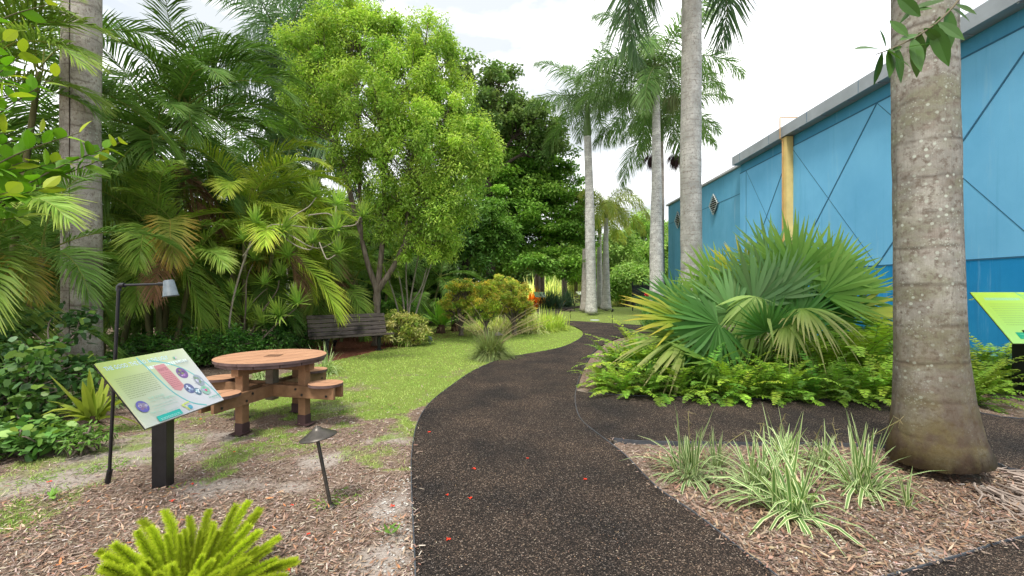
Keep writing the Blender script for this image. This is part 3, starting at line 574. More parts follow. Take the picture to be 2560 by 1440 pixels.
# ------------------------------------------------------------------ signs
_tc = {}
def textVF(s, size):
    k = (s,)
    if k not in _tc:
        cu = bpy.data.curves.new('t', 'FONT'); cu.body = s; cu.size = 1; cu.resolution_u = 2; o = bpy.data.objects.new('t', cu); C.objects.link(o)
        dg = bpy.context.evaluated_depsgraph_get(); me = bpy.data.meshes.new_from_object(o.evaluated_get(dg))
        V = np.array([v.co for v in me.vertices]).reshape(-1, 3); T = []
        for p in me.polygons:
            v = list(p.vertices)
            for i in range(1, len(v) - 1): T.append([v[0], v[i], v[i + 1]])
        bpy.data.objects.remove(o); bpy.data.curves.remove(cu); bpy.data.meshes.remove(me); _tc[k] = (V, np.array(T))
    V, T = _tc[k]; return V[:, :2] * size, T
class Ink(Bag):
    z = .0006
    def flat(s, P, Fc, col): s.add(np.c_[np.asarray(P, float), np.full(len(P), s.z)], Fc, col); s.z += .00006
    def rect(s, x0, y0, x1, y1, col): s.flat([(x0, y0), (x1, y0), (x1, y1), (x0, y1)], [[0, 1, 2, 3]], col)
    def disc(s, x, y, rx, ry, col, n=28):
        a = np.linspace(0, 2 * PI, n, endpoint=False); s.flat(np.c_[x + rx * np.cos(a), y + ry * np.sin(a)], [list(range(n))], col)
    def text(s, st, x, y, size, col, width=None):
        V, T = textVF(st, size)
        if width: V = V * [width / np.ptp(V[:, 0]), 1]
        s.flat(V + [x, y], T, col)
    def arc(s, pts, w_, col):
        P = smooth_line(pts, 40); T = nrm(np.gradient(P, axis=0)); Nn = np.c_[-T[:, 1], T[:, 0]] * w_ / 2; V = np.r_[P - Nn, P + Nn]; n = len(P); i = np.arange(n - 1)
        s.flat(V, np.stack([i, i + 1, i + 1 + n, i + n], -1), col)
    def lines(s, x0, x1, y0, y1, n, col, h=.0028, rg=None, last=1.):
        rg = rg or np.random.default_rng(3)
        Vs = []; 
        for i in range(n):
            y = y0 + (y1 - y0) * i / max(n - 1, 1); x = x0; e = x1 if i < n - 1 else x0 + (x1 - x0) * last
            while x < e:
                L = rg.uniform(.006, .03); Vs.append([(x, y), (min(x + L, e), y), (min(x + L, e), y + h), (x, y + h)]); x += L + .005
        V = np.array(Vs).reshape(-1, 2); s.flat(V, np.arange(len(V)).reshape(-1, 4), col)
    def photo(s, x, y, rx, ry, cols, seed):
        rg = np.random.default_rng(seed); s.disc(x, y, rx, ry, cols[0])
        for i in range(14):
            r = rg.uniform(.15, .34); a = rg.uniform(0, 2 * PI); q = rg.uniform(0, .64)
            s.disc(x + rx * q * math.cos(a), y + ry * q * math.sin(a), rx * r, ry * r * .8, cols[rg.integers(1, len(cols))], 9)
def grad_panel(name, W, Hh, c0, c1):
    m, t, b = mat_new(name, .25, .45); tc = N_(t, "ShaderNodeTexCoord").outputs['Object']; sx = N_(t, "ShaderNodeSeparateXYZ"); t.links.new(tc, sx.inputs[0])
    a = N_(t, "ShaderNodeMath"); a.operation = 'MULTIPLY_ADD'; t.links.new(sx.outputs[1], a.inputs[0]); a.inputs[1].default_value = -1.1 / Hh; 
    b2 = N_(t, "ShaderNodeMath"); b2.operation = 'MULTIPLY_ADD'; t.links.new(sx.outputs[0], b2.inputs[0]); b2.inputs[1].default_value = .9 / W; b2.inputs[2].default_value = 0; t.links.new(b2.outputs[0], a.inputs[2])
    mr = N_(t, "ShaderNodeMapRange"); mr.inputs[1].default_value = -.75; mr.inputs[2].default_value = .45; t.links.new(a.outputs[0], mr.inputs[0])
    t.links.new(ramp(t, mr.outputs[0], [(0, c0), (1, c1)]), b.inputs['Base Color']); return m
def sign(name, label, loc, rz, tiltdeg, W, Hh, zc, post_w, c0, c1, draw, post_off=(0, .0), group=None, postrz=0):
    # local: reader faces -Y, panel centre at (0,0,zc)
    s_ = thing(name, label, 'sign', loc, rz, group)
    pz = zc - post_w * 1.05
    bbox_bev('post', (post_off[0], post_off[1], pz / 2 - .02), (post_w, post_w, pz + .04), BLACK, s_, postrz, .003)
    pan = bbox_bev('panel', (0, 0, 0), (W, Hh, .012), grad_panel(name + '_print', W, Hh, c0, c1), s_, 0, .001); pan.location = (0, 0, zc); pan.rotation_euler = (tiltdeg, 0, 0)
    bk = bbox_bev('backing', (0, 0, -.011), (W + .004, Hh + .004, .009), BLACK, pan, 0, .001)
    ink = Ink(); ink.z = .0066; draw(ink, W, Hh); ink.obj('lettering', PRINT, pan); return s_
TEAL = (.16, .50, .50); TEAL2 = (.02, .50, .42); DK = (.07, .12, .10); PUR = [(.20, .10, .30), (.42, .20, .50), (.55, .40, .65), (.25, .28, .12), (.12, .07, .2)]
BLU = [(.12, .14, .30), (.35, .45, .75), (.7, .75, .9), (.1, .12, .2), (.30, .38, .55)]
def draw_left(k, W, Hh):
    X = lambda u: -W / 2 + u * W; Yv = lambda v: Hh / 2 - v * Hh
    k.text('THE GOOD, THE BAD, & THE UGLY', X(.035), Yv(.135), .052, (.30, .58, .62), W * .70); k.text('THE GOOD, THE BAD, & THE UGLY', X(.037), Yv(.130), .050, (.66, .80, .90), W * .695)
    k.lines(X(.42), X(.93), Yv(.235), Yv(.235), 1, (.74, .84, .80), .03)
    k.lines(X(.05), X(.42), Yv(.275), Yv(.575), 11, (.17, .22, .09), .0032, last=.45)
    k.arc([(X(.40), Yv(.02)), (X(.43), Yv(.2)), (X(.455), Yv(.42)), (X(.50), Yv(.66)), (X(.60), Yv(.87)), (X(.745), Yv(.985))], .012, TEAL)
    k.arc([(X(.50), Yv(.10)), (X(.68), Yv(.20)), (X(.82), Yv(.36)), (X(.92), Yv(.58)), (X(.97), Yv(.80)), (X(.985), Yv(.95))], .012, TEAL)
    # wanted poster
    k.flat([(X(.50), Yv(.20)), (X(.635), Yv(.19)), (X(.66), Yv(.44)), (X(.67), Yv(.60)), (X(.59), Yv(.66)), (X(.53), Yv(.62)), (X(.51), Yv(.4))], [list(range(7))], (.60, .26, .28))
    k.text('WANTED', X(.52), Yv(.30), .04, (.25, .05, .10), W * .11); k.lines(X(.525), X(.645), Yv(.34), Yv(.58), 9, (.30, .09, .12), .003)
    k.photo(X(.755), Yv(.40), .052, .055, PUR, 1); k.photo(X(.70), Yv(.66), .046, .05, BLU, 2); k.photo(X(.765), Yv(.745), .033, .036, [(.12, .2, .28), (.4, .6, .7), (.1, .2, .12), (.75, .8, .85)], 3)
    k.photo(X(.88), Yv(.58), .045, .06, [(.3, .35, .42), (.55, .6, .7), (.2, .3, .2), (.4, .3, .5)], 4); k.photo(X(.865), Yv(.76), .044, .045, [(.30, .50, .42), (.45, .35, .65), (.2, .5, .3)], 5); k.disc(X(.868), Yv(.765), .011, .012, (.7, .05, .2))
    k.photo(X(.10), Yv(.72), .047, .05, [(.13, .12, .45), (.5, .45, .6), (.25, .15, .32), (.7, .7, .75), (.30, .25, .35)], 6)
    for (u, v, st) in [(.20, .66, 'THE GOOD'), (.35, .715, 'THE BAD'), (.12, .86, 'THE UGLY')]: k.text(st, X(u), Yv(v), .028, (.42, .70, .56))
    k.lines(X(.20), X(.45), Yv(.69), Yv(.69), 1, (.35, .6, .5), .003); k.lines(X(.18), X(.46), Yv(.76), Yv(.80), 2, (.35, .6, .5), .003); k.lines(X(.13), X(.42), Yv(.885), Yv(.885), 1, (.35, .6, .5), .003)
    k.rect(X(.145), Yv(.985), X(.42), Yv(.905), TEAL2); k.lines(X(.17), X(.40), Yv(.955), Yv(.975), 2, (.7, .9, .88), .003)
    k.arc([(X(.47), Yv(.87)), (X(.50), Yv(.92)), (X(.515), Yv(.97))], .012, (.62, .74, .16)); k.arc([(X(.47), Yv(.87)), (X(.52), Yv(.86)), (X(.57), Yv(.85))], .012, (.66, .76, .2)); k.disc(X(.545), Yv(.93), .020, .02, (.10, .40, .55))
    for a in (-.9, -.45, 0, .45, .9): k.arc([(X(.80), Yv(.16)), (X(.80) + .012 * math.sin(a), Yv(.16) + .012 * math.cos(a)), (X(.80) + .026 * math.sin(a), Yv(.16) + .026 * math.cos(a))], .005, (.03, .40, .28) if a < .2 else (.65, .45, .65))
    k.text('EverGreen', X(.765), Yv(.245), .032, (.3, .35, .38)); k.lines(X(.77), X(.92), Yv(.275), Yv(.275), 1, (.4, .5, .5), .002)
    k.text('Imaginarium', X(.83), Yv(.905), .030, (.08, .40, .28)); k.lines(X(.86), X(.96), Yv(.935), Yv(.935), 1, (.1, .4, .3), .002)
    for (u, v) in [(.80, .53), (.79, .62), (.92, .74)]: k.lines(X(u), X(u + .05), Yv(v), Yv(v), 1, (.2, .25, .3), .003)
sg = sign('interpretive_sign', 'tilted garden information sign reading THE GOOD, THE BAD, & THE UGLY beside the table', (-2.735, 3.60, 0), R(90 - 2), R(52 - 1.5 - 0), .81, .585, .79, .105, (.48, .60, .16), (.64, .64, .68), draw_left, postrz=R(10), post_off=(-.03, .0))
def draw_right(k, W, Hh):
    X = lambda u: -W / 2 + u * W; Yv = lambda v: Hh / 2 - v * Hh
    k.lines(X(.08), X(.43), Yv(.17), Yv(.17), 1, (.34, .62, .34), .05); k.lines(X(.08), X(.45), Yv(.25), Yv(.66), 10, (.20, .33, .06), .007)
    k.arc([(X(.44), Yv(.0)), (X(.50), Yv(.25)), (X(.55), Yv(.5)), (X(.60), Yv(.75)), (X(.72), Yv(1))], .012, (.10, .45, .22)); k.arc([(X(.44), Yv(.04)), (X(.7), Yv(.18)), (X(.9), Yv(.4)), (X(.98), Yv(.7))], .012, (.10, .45, .22))
    k.rect(X(.62), Yv(.46), X(.82), Yv(.26), (.10, .08, .25)); k.rect(X(.66), Yv(.42), X(.74), Yv(.30), (.04, .04, .08)); k.photo(X(.86), Yv(.62), .1, .09, PUR, 8)
    k.rect(X(.10), Yv(.92), X(.42), Yv(.80), (.02, .33, .17)); k.lines(X(.13), X(.40), Yv(.84), Yv(.89), 2, (.3, .6, .4), .006)
tl = at(2430, 730, 7.02); 
sign('interpretive_sign', 'lime green information sign standing in the ferns right of the big trunk', (tl[0] + .75, 6.72, 0), R(-2), R(49), 1.5, .95, tl[2] - .36, .17, (.46, .66, .06), (.36, .66, .22), draw_right, post_off=(-.40, -.12))
def draw_far(k, W, Hh):
    X = lambda u: -W / 2 + u * W; Yv = lambda v: Hh / 2 - v * Hh
    k.lines(X(.1), X(.5), Yv(.2), Yv(.5), 3, (.1, .3, .05), .02)
    for (u, v, s1) in [(.42, .28, .05), (.05, .6, .04), (.62, .78, .06), (.82, .4, .05), (.85, .75, .05)]: k.disc(X(u), Yv(v), s1, s1, (.03, .03, .05))
    k.rect(X(.1), Yv(.9), X(.35), Yv(.8), (.02, .3, .15))
x, y = G(1350, 770); sign('interpretive_sign', 'small distant green information sign where the path turns by the dark tree', (x, y, 0), R(8), R(38), .86, .62, 1.05, .09, (.20, .46, .06), (.46, .62, .42), draw_far)
x, y = at(1452, 734, 40)[:2]; sign('interpretive_sign', 'farthest sign, a sliver of its pale panel showing left of the palm trunks', (x, y, 0), R(30), R(30), .8, .5, 1.1, .09, (.6, .66, .4), (.7, .72, .66), draw_far)
# ------------------------------------------------------------------ small ground lights
def spot(px, py, label, s=1., mat=BLACK, up=False):
    x, y = G(px, py); t_ = thing('garden_spotlight', label, 'spotlight', (x, y, 0), 0, 'small garden spotlights')
    b = Bag(); add_tube(b, [(0, 0, -.02), (0, 0, .12 * s)], .012, 8); b.obj('stake', mat, t_)
    b = Bag()
    if up: lathe(b, [(0, .06), (.055, .06), (.06, .07), (.06, .2), (.055, .205), (.05, .2), (.045, .15), (0, .15)], 20)
    else: lathe(b, [(0, -.07), (.03, -.07), (.035, -.05), (.045, .06), (.05, .07), (.045, .072), (.035, .03), (0, .03)], 16)
    o = b.obj('lamp_head', mat, t_, True)
    if not up: o.location = (0, 0, .18 * s); o.rotation_euler = (R(25), R(20), 0)
spot(1075, 858, 'grey cylinder light in the red mulch beside the gold shrub', 1, GREYMET, True)
spot(837, 876, 'small black spotlight in the red mulch under the bench'); spot(1436, 777, 'tiny black spotlight in the far lawn left of the dead palm stub', 2.4); spot(1426, 795, 'tiny black spotlight in the far lawn near the path bend', 2.)
spot(1531, 806, 'thin stake light at the far path edge beside the fan palms', 3.0)
x, y = G(1487, 800); b = Bag(); lathe(b, [(0, .03), (.2, .03), (.22, .02), (.22, -.01)], 24); o = b.obj('valve_cover', plain('pale_plastic', (.45, .5, .45), .6)); o.location = (x, y, 0); tag(o, 'round pale valve cover set in the far lawn by the path', 'valve cover')
# ------------------------------------------------------------------ palm fronds
def frond(seed, L, pitch, arch, nl, ll, lw, droop, vee, pet=.12, plum=.1, col=(.07, .15, .02), rcol=(.14, .18, .05), rr=.014, tip=None, colvar=.25, a0=62, a1=22, tw=0., nseg=2, skip=.0, fold=0.):
    g = np.random.default_rng(seed); b = Bag(); s = np.linspace(0, 1, 18); ang = pitch - arch * s ** 1.25
    d = L / 17; P = np.zeros((18, 3)); side = np.cumsum(g.normal(0, .004, 18)) * L + tw * s * s * L
    P[1:, 0] = np.cumsum(np.cos(ang[:-1]) * d); P[1:, 2] = np.cumsum(np.sin(ang[:-1]) * d); P[:, 1] = side
    add_tube(b, P, rr * (1 - .85 * s), 5, rcol, False)
    t = np.linspace(pet, .995, nl); t = np.concatenate([t, t + .4 / nl]); sg_ = np.concatenate([np.ones(nl), -np.ones(nl)])
    t = np.clip(t + g.normal(0, .25 / nl, 2 * nl), 0, 1)
    if skip: k = g.random(2 * nl) > skip; t = t[k]; sg_ = sg_[k]
    N = len(t); Pi = np.stack([np.interp(t, s, P[:, i]) for i in range(3)], -1); an = np.interp(t, s, ang)
    T = np.c_[np.cos(an), an * 0, np.sin(an)]; U = np.c_[-np.sin(an), an * 0, np.cos(an)]; Y_ = np.array([0, 1., 0])
    u = (t - pet) / (1 - pet); a = R(a0) + (R(a1) - R(a0)) * u ** 1.3 + g.normal(0, .05, N); v = vee + g.normal(0, plum, N)
    D = T * np.cos(a)[:, None] + (Y_ * (sg_ * np.cos(v))[:, None] + U * np.sin(v)[:, None]) * np.sin(a)[:, None]; D = nrm(D)
    S = nrm(T - D * (T * D).sum(1, keepdims=True) + U * g.normal(0, .25, (N, 1)))
    prof = np.sin(PI * (u * .80 + .16)) ** .7; LL = ll * prof * g.uniform(.9, 1.1, N)
    blades(b, Pi, D, S, LL, lw * (.6 + .4 * prof), droop * g.uniform(.7, 1.3, N), nseg, {2: [.5, 1, .12], 3: [.45, 1, .8, .08]}[nseg], fold, col, colvar, g, tip)
    return b
def frond_set(prefix, pitches, variants=1, **kw):
    out_ = []
    for i, p in enumerate(pitches):
        for v in range(variants):
            k = dict(kw); arch = k.pop('arch') * (1 - .35 * (p < 0)) ; out_.append((p, frond(100 + i * 7 + v + int(kw['L'] * 10), pitch=R(p), arch=arch, **k).mesh(prefix, LEAF)))
    return out_
AG = dict(L=2.5, arch=1.5, nl=64, ll=.72, lw=.031, droop=.38, vee=.55, pet=.14, plum=.1, rr=.016)
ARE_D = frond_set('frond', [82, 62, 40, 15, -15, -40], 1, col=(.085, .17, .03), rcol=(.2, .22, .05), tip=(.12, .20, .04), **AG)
ARE_B = frond_set('frond', [78, 55, 30, 5, -20], 1, col=(.26, .38, .04), rcol=(.30, .32, .06), tip=(.42, .44, .06), **AG)
ARE_M = frond_set('frond', [80, 60, 38, 12, -15, -42], 1, col=(.15, .26, .04), rcol=(.24, .26, .06), tip=(.26, .32, .06), **AG)
ARE_Y = frond_set('frond', [10, -25], 1, col=(.22, .27, .05), rcol=(.36, .28, .06), tip=(.42, .26, .05), **AG)
ARE_DRY = frond_set('frond', [-30, -60], 1, col=(.20, .11, .06), rcol=(.25, .14, .07), tip=(.30, .16, .10), **dict(AG, droop=.6))
RG_ = dict(L=4.1, arch=1.8, nl=112, ll=.92, lw=.043, droop=.5, vee=.1, pet=.06, plum=.8, rr=.035, a0=70, a1=25)
ROY = frond_set('frond', [70, 50, 30, 10, -15, -45], 1, col=(.055, .115, .04), rcol=(.14, .17, .07), tip=(.09, .15, .07), **RG_)
ROYN = frond_set('frond', [66, 40, 18, -8, -28], 1, col=(.085, .17, .04), rcol=(.16, .19, .08), tip=(.12, .18, .06), **dict(RG_, arch=1.5))
ROYY = frond_set('frond', [50, 20, -10], 1, col=(.20, .28, .045), rcol=(.2, .2, .06), tip=(.34, .33, .06), **RG_)
rs = random.Random(5)
def add_fronds(par, fs, n, z, scale=1., az0=None, azr=None, pmin=-90, pmax=90, c=(0, 0), golden=2.39996, jit=.25):
    az0 = rs.uniform(0, 6.28) if az0 is None else az0
    S_ = [f for f in fs if pmin <= f[0] <= pmax]; S_.sort(key=lambda f: -f[0])
    for i in range(n):
        p, me = S_[min(int(i / n * len(S_)), len(S_) - 1)]
        o = link('frond', me, par); a = az0 + i * golden if azr is None else az0 + rs.uniform(-azr, azr)
        o.location = (c[0], c[1], z + rs.uniform(-.08, .08)); o.rotation_euler = (rs.uniform(-.12, .12), rs.uniform(-.1, .1), a + rs.uniform(-jit, jit)); s_ = scale * rs.uniform(.85, 1.1); o.scale = (s_,) * 3
def royal(label, X, Y, h, r0, r1, fs, n=14, scale=1., shaft=1.5, mat=BARK_PALE, group='tall royal palms', pmin=-90, kink=0, bulge=None, lean=(0, 0), name='royal_palm', crown=True, base=1.45, k=32, fruit=None, roots=False):
    t_ = thing(name, label, 'palm tree', (X, Y, 0), 0, group)
    zs = np.r_[-.05, .03, .12, .3, .6, np.linspace(1, h, 26)]; 
    rad = np.interp(zs, [0, h], [r0, r1]) * (1 + (base - 1) * np.exp(-np.maximum(zs, 0) / .42))
    if bulge: rad = rad * (1 + bulge[1] * np.exp(-((zs - bulge[0]) / 2.0) ** 2))
    g = np.random.default_rng(int(abs(X * 100) + Y)); P = np.c_[kink * (1 - np.exp(-np.maximum(zs, 0) / .8)) + lean[0] * (zs / h) ** 1.5 + .01 * np.sin(zs * 1.1), lean[1] * (zs / h) ** 1.5, zs]
    b = Bag(); V, Fc, uv = tubeV(P, rad, k); V = V + (g.normal(0, .0035, V.shape)); b.add(V, Fc, (1, 1, 1), uv); b.obj('trunk', mat, t_, True)
    if roots:
        pass
    if crown:
        b = Bag(); top = P[-1]; zz = np.linspace(0, shaft, 10); rr = np.interp(zz, [0, .12 * shaft, .3 * shaft, shaft], [r1 * 1.02, r1 * 1.22, r1 * 1.1, r1 * .5]); add_tube(b, np.c_[np.full(10, top[0]), np.full(10, top[1]), top[2] + zz], rr, 16, (1, 1, 1)); b.obj('crownshaft', SHAFT, t_, True)
        add_fronds(t_, fs, n, h + shaft - .1, scale, c=(top[0], top[1]), pmin=pmin)
        if fruit:
            for (dx, dz, cc) in fruit:
                b = Bag(); g = np.random.default_rng(3); P2 = rdir(g, 260) * g.uniform(.1, .5, (260, 1)) * [1, 1, 1.25]; P2[:, 2] -= .1; D = nrm(P2 + [0, 0, -.6]); blades(b, P2 * .5, D, perp(D, g), .5, .03, .4, 2, None, 0, cc, .4, g)
                o = b.obj('fruit_cluster', LEAF, t_); o.location = (top[0] + dx, top[1] - .25, h + dz)
    return t_
def GX_(px, Y): return (px - CX) / F * Y
# B: big foreground trunk
bt = royal('massive mossy palm trunk with lichen in the right foreground', 3.63, 3.86, 9.5, .228, .198, ROY, 12, 1., mat=BARK_NEAR, base=1.72, k=64, kink=-.13)
g = np.random.default_rng(11); b = Bag()
for i in range(170):
    a = g.uniform(-1.9, .1); r0 = g.uniform(.38, .9); r1 = r0 + g.uniform(.2, 1.0) ; n = 10; rr = np.linspace(r0, r1, n); w_ = np.cumsum(g.normal(0, .035, n)); z0 = g.uniform(-.03, .03)
    P = np.c_[rr * np.cos(a + w_), rr * np.sin(a + w_), np.linspace(z0 + .034, .024, n) + g.normal(0, .003, n)]; gxw, gyw = P[:, 0] + 3.63, P[:, 1] + 3.86
    ok = ~onpath(gxw, gyw)
    if ok[:4].all(): m_ = ok.argmin() if not ok.all() else n; P = P[:m_]; c_ = g.uniform(.55, 1.2); add_tube(b, P, np.linspace(.010, .004, m_) * g.uniform(.5, 1.1), 5, (.36 * c_, .29 * c_, .245 * c_))
o = b.obj('roots', MATTE, bt); o['kind'] = 'stuff'
# A: big left trunk
at_ = royal('thick grey palm trunk at the far left rising between fan-shaped fronds', GX_(204, 7.6), 7.6, 10, .262, .252, ROY, 10, 1., mat=BARK_TAN, base=1.12)
b = Bag(); V = boxV((.045, -.2545, 4.9), (.008, .012, 9.8)); b.add(V, BOXF); b.obj('cable', BARK_DARK, at_)
royal('smooth pale palm trunk standing in front of the blue wall behind the fan palm', GX_(1728, 10), 10, 9.2, .235, .20, ROY, 13, 1.0, mat=BARK_PALE, base=1.1)
royal('speckled pale palm trunk with pinkish frond sheath left of the blue wall', GX_(1641, 22), 22, 10.8, .33, .17, ROYN, 19, 1.08, pmin=-30, mat=BARK_SPECK, bulge=(3.2, .12), base=1.15, fruit=[(-.55, .1, (.12, .15, .06)), (.7, -.1, (.12, .15, .06))])
royal('royal palm with a long green crownshaft standing on the far lawn', GX_(1478, 26), 26, 10.2, .30, .20, ROYN, 15, 1.0, shaft=1.9, pmin=-26, mat=BARK_SPECK, bulge=(5, .1), base=1.35, lean=(-.2, 0))
royal('royal palm with dark purple fruit clusters hidden behind the speckled trunk', GX_(1652, 27), 27, 10.2, .24, .16, ROYN, 18, 1.05, mat=BARK_TAN, fruit=[(-.6, -.9, (.05, .025, .03)), (.75, -.9, (.05, .025, .03))])
royal('shorter young palm with yellowing fronds and a swollen ringed base', GX_(1515, 31), 31, 6.3, .30, .13, ROYY, 16, .78, shaft=.9, mat=BARK_PALE, base=1.5, group='young palms on the far lawn')
royal('slim pale palm trunk just left of the young yellowing palm', GX_(1499, 34), 34, 5.6, .24, .14, ROYY, 9, .7, shaft=.9, mat=BARK_PALE, base=1.5, group='young palms on the far lawn')
royal('dead brown palm stub without a crown beside the far lawn palms', GX_(1463, 28.5), 28.5, 4.0, .30, .16, ROYY, mat=BARK_TAN, base=1.35, crown=False, group='young palms on the far lawn')
royal('tall dark palm behind the bright tree at the upper left', GX_(715, 19), 19, 9.4, .24, .18, ROY, 20, 1.1, mat=BARK_PALE, group='palms behind the bright tree')
royal('second tall dark palm rising behind the top of the bright tree', GX_(790, 22), 22, 13.2, .24, .18, ROY, 18, 1.05, mat=BARK_PALE, group='palms behind the bright tree')
royal('lower dark palm showing between the areca palms and the bright tree', GX_(730, 18), 18, 6.0, .22, .17, ROY, 16, .95, mat=BARK_PALE, group='palms behind the bright tree')
# ------------------------------------------------------------------ areca palm clumps
def areca(label, X, Y, canes, fs, scale=1., extra=None, group='areca palms along the left boundary'):
    t_ = thing('areca_palm', label, 'palm', (X, Y, 0), 0, group)
    for i, (dx, dy, h, n) in enumerate(canes):
        b = Bag(); zs = np.linspace(0, h, 9); P = np.c_[dx * (.35 + .65 * zs / h), dy * (.35 + .65 * zs / h), zs]; add_tube(b, P, np.linspace(.055, .04, 9), 8); b.obj('cane', CANE, t_, True)
        add_fronds(t_, fs, n, h, scale, c=(dx, dy))
    if extra:
        for (fs2, n, z, az, azr, pmin, pmax, sc, c) in extra: add_fronds(t_, fs2, n, z, sc, az, azr, pmin, pmax, c)
    return t_
D180 = PI
areca('nearest areca palm with long fronds drooping across the left edge', -7.3, 6.3, [(-.3, .1, 1.5, 8), (.5, .3, 2.0, 8), (.1, -.2, 1.0, 6)], ARE_D, .8, [(ARE_M, 5, 2.2, -.5, .6, -45, 40, .85, (.2, 0)), (ARE_Y, 1, 1.9, -.4, .5, -90, 90, .6, (.1, 0))])
areca('tall areca palm at the upper left whose frond crosses the thick trunk', -8.6, 7.2, [(0, 0, 4.3, 9), (.6, .5, 5.2, 9), (-.6, .3, 3.2, 8)], ARE_D, 1., [(ARE_M, 2, 4.3, .1, .2, 30, 64, .95, (.3, -.3)), (ARE_M, 4, 4.7, -.12, .35, 38, 64, 1.05, (.5, -.45))])
areca('very tall areca palm leaning over the middle of the thicket against the sky', -7.7, 9.6, [(0, .2, 4.8, 9), (.5, .5, 5.6, 8)], ARE_D, 1.05, [(ARE_D, 3, 5.4, .1, .7, 30, 90, 1.15, (.4, .3))])
areca('tall areca palm with fronds spread against the sky right of the thick trunk', -8.4, 10.3, [(.2, 0, 4.5, 10), (.9, .2, 5.3, 10), (-.5, .4, 3.6, 8)], ARE_D, 1.08, [(ARE_DRY, 3, 4.6, .2, .5, -90, 90, .9, (.4, 0)), (ARE_D, 4, 5.2, .2, .5, 30, 90, 1.15, (.9, 0))])
areca('areca palm with bright yellow-green upper fronds in the middle of the thicket', -6.0, 10.2, [(0, 0, 3.3, 9), (.5, .3, 2.5, 8), (-.4, .2, 2.4, 7)], ARE_B, .92, [(ARE_B, 5, 3.5, .6, 1.2, 30, 90, .95, (.1, 0)), (ARE_DRY, 1, 2.9, 0, .5, -90, 90, .8, (.3, 0))])
areca('areca palm with drooping orange-tipped fronds right of the thick trunk', -6.9, 8.9, [(0, 0, 2.5, 9), (.5, .2, 1.9, 7), (-.6, .3, 2.3, 8)], ARE_M, .82, [(ARE_Y, 1, 2.7, -.6, .6, -90, 90, .8, (.2, 0)), (ARE_DRY, 1, 2.4, -.8, .4, -90, 90, .6, (.2, 0))])
areca('low spreading areca palm just behind the clipped hedge', -6.8, 11.2, [(0, 0, 1.3, 8), (.7, .2, 1.6, 8), (-.7, .1, 1.8, 8)], ARE_D, .85, [(ARE_DRY, 1, 2.2, 0, .8, -90, 90, .6, (0, 0))])
areca('areca palm with a brown and orange hanging frond left of the bright tree', -5.9, 12.6, [(0, 0, 3.2, 9), (.4, .4, 2.2, 8)], ARE_M, .9, [(ARE_Y, 1, 3.2, -.7, .8, -90, 90, .9, (.2, -.1)), (ARE_DRY, 1, 3.0, -.3, .3, -90, 90, .8, (.2, 0))])
areca('arching areca palm whose frond tips hang over the back of the bench', -5.1, 13.0, [(0, 0, 1.4, 8), (.5, .3, 1.8, 8)], ARE_M, .8, [(ARE_M, 2, 1.9, -1.8, .25, -20, 60, .7, (-.1, 0))])
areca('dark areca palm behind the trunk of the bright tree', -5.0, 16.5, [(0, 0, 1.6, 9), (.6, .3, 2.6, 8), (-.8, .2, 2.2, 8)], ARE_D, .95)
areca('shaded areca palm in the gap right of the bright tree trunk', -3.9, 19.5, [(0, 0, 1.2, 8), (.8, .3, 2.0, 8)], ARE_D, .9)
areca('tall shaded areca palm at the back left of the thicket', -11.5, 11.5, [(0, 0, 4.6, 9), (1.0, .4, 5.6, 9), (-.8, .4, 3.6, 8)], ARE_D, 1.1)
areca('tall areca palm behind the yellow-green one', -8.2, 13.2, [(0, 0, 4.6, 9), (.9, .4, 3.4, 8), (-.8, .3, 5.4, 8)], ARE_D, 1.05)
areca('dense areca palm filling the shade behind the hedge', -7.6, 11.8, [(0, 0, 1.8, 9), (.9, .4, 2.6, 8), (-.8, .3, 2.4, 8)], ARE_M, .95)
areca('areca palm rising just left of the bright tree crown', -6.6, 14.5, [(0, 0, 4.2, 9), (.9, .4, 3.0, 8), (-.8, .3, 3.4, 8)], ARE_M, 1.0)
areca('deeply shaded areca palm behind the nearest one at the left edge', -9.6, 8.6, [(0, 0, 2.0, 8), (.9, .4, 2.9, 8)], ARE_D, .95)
areca('shadowy areca palm directly behind the thick left trunk', -8.0, 8.9, [(0, 0, 1.2, 8), (.5, .4, 2.4, 8)], ARE_D, .85)
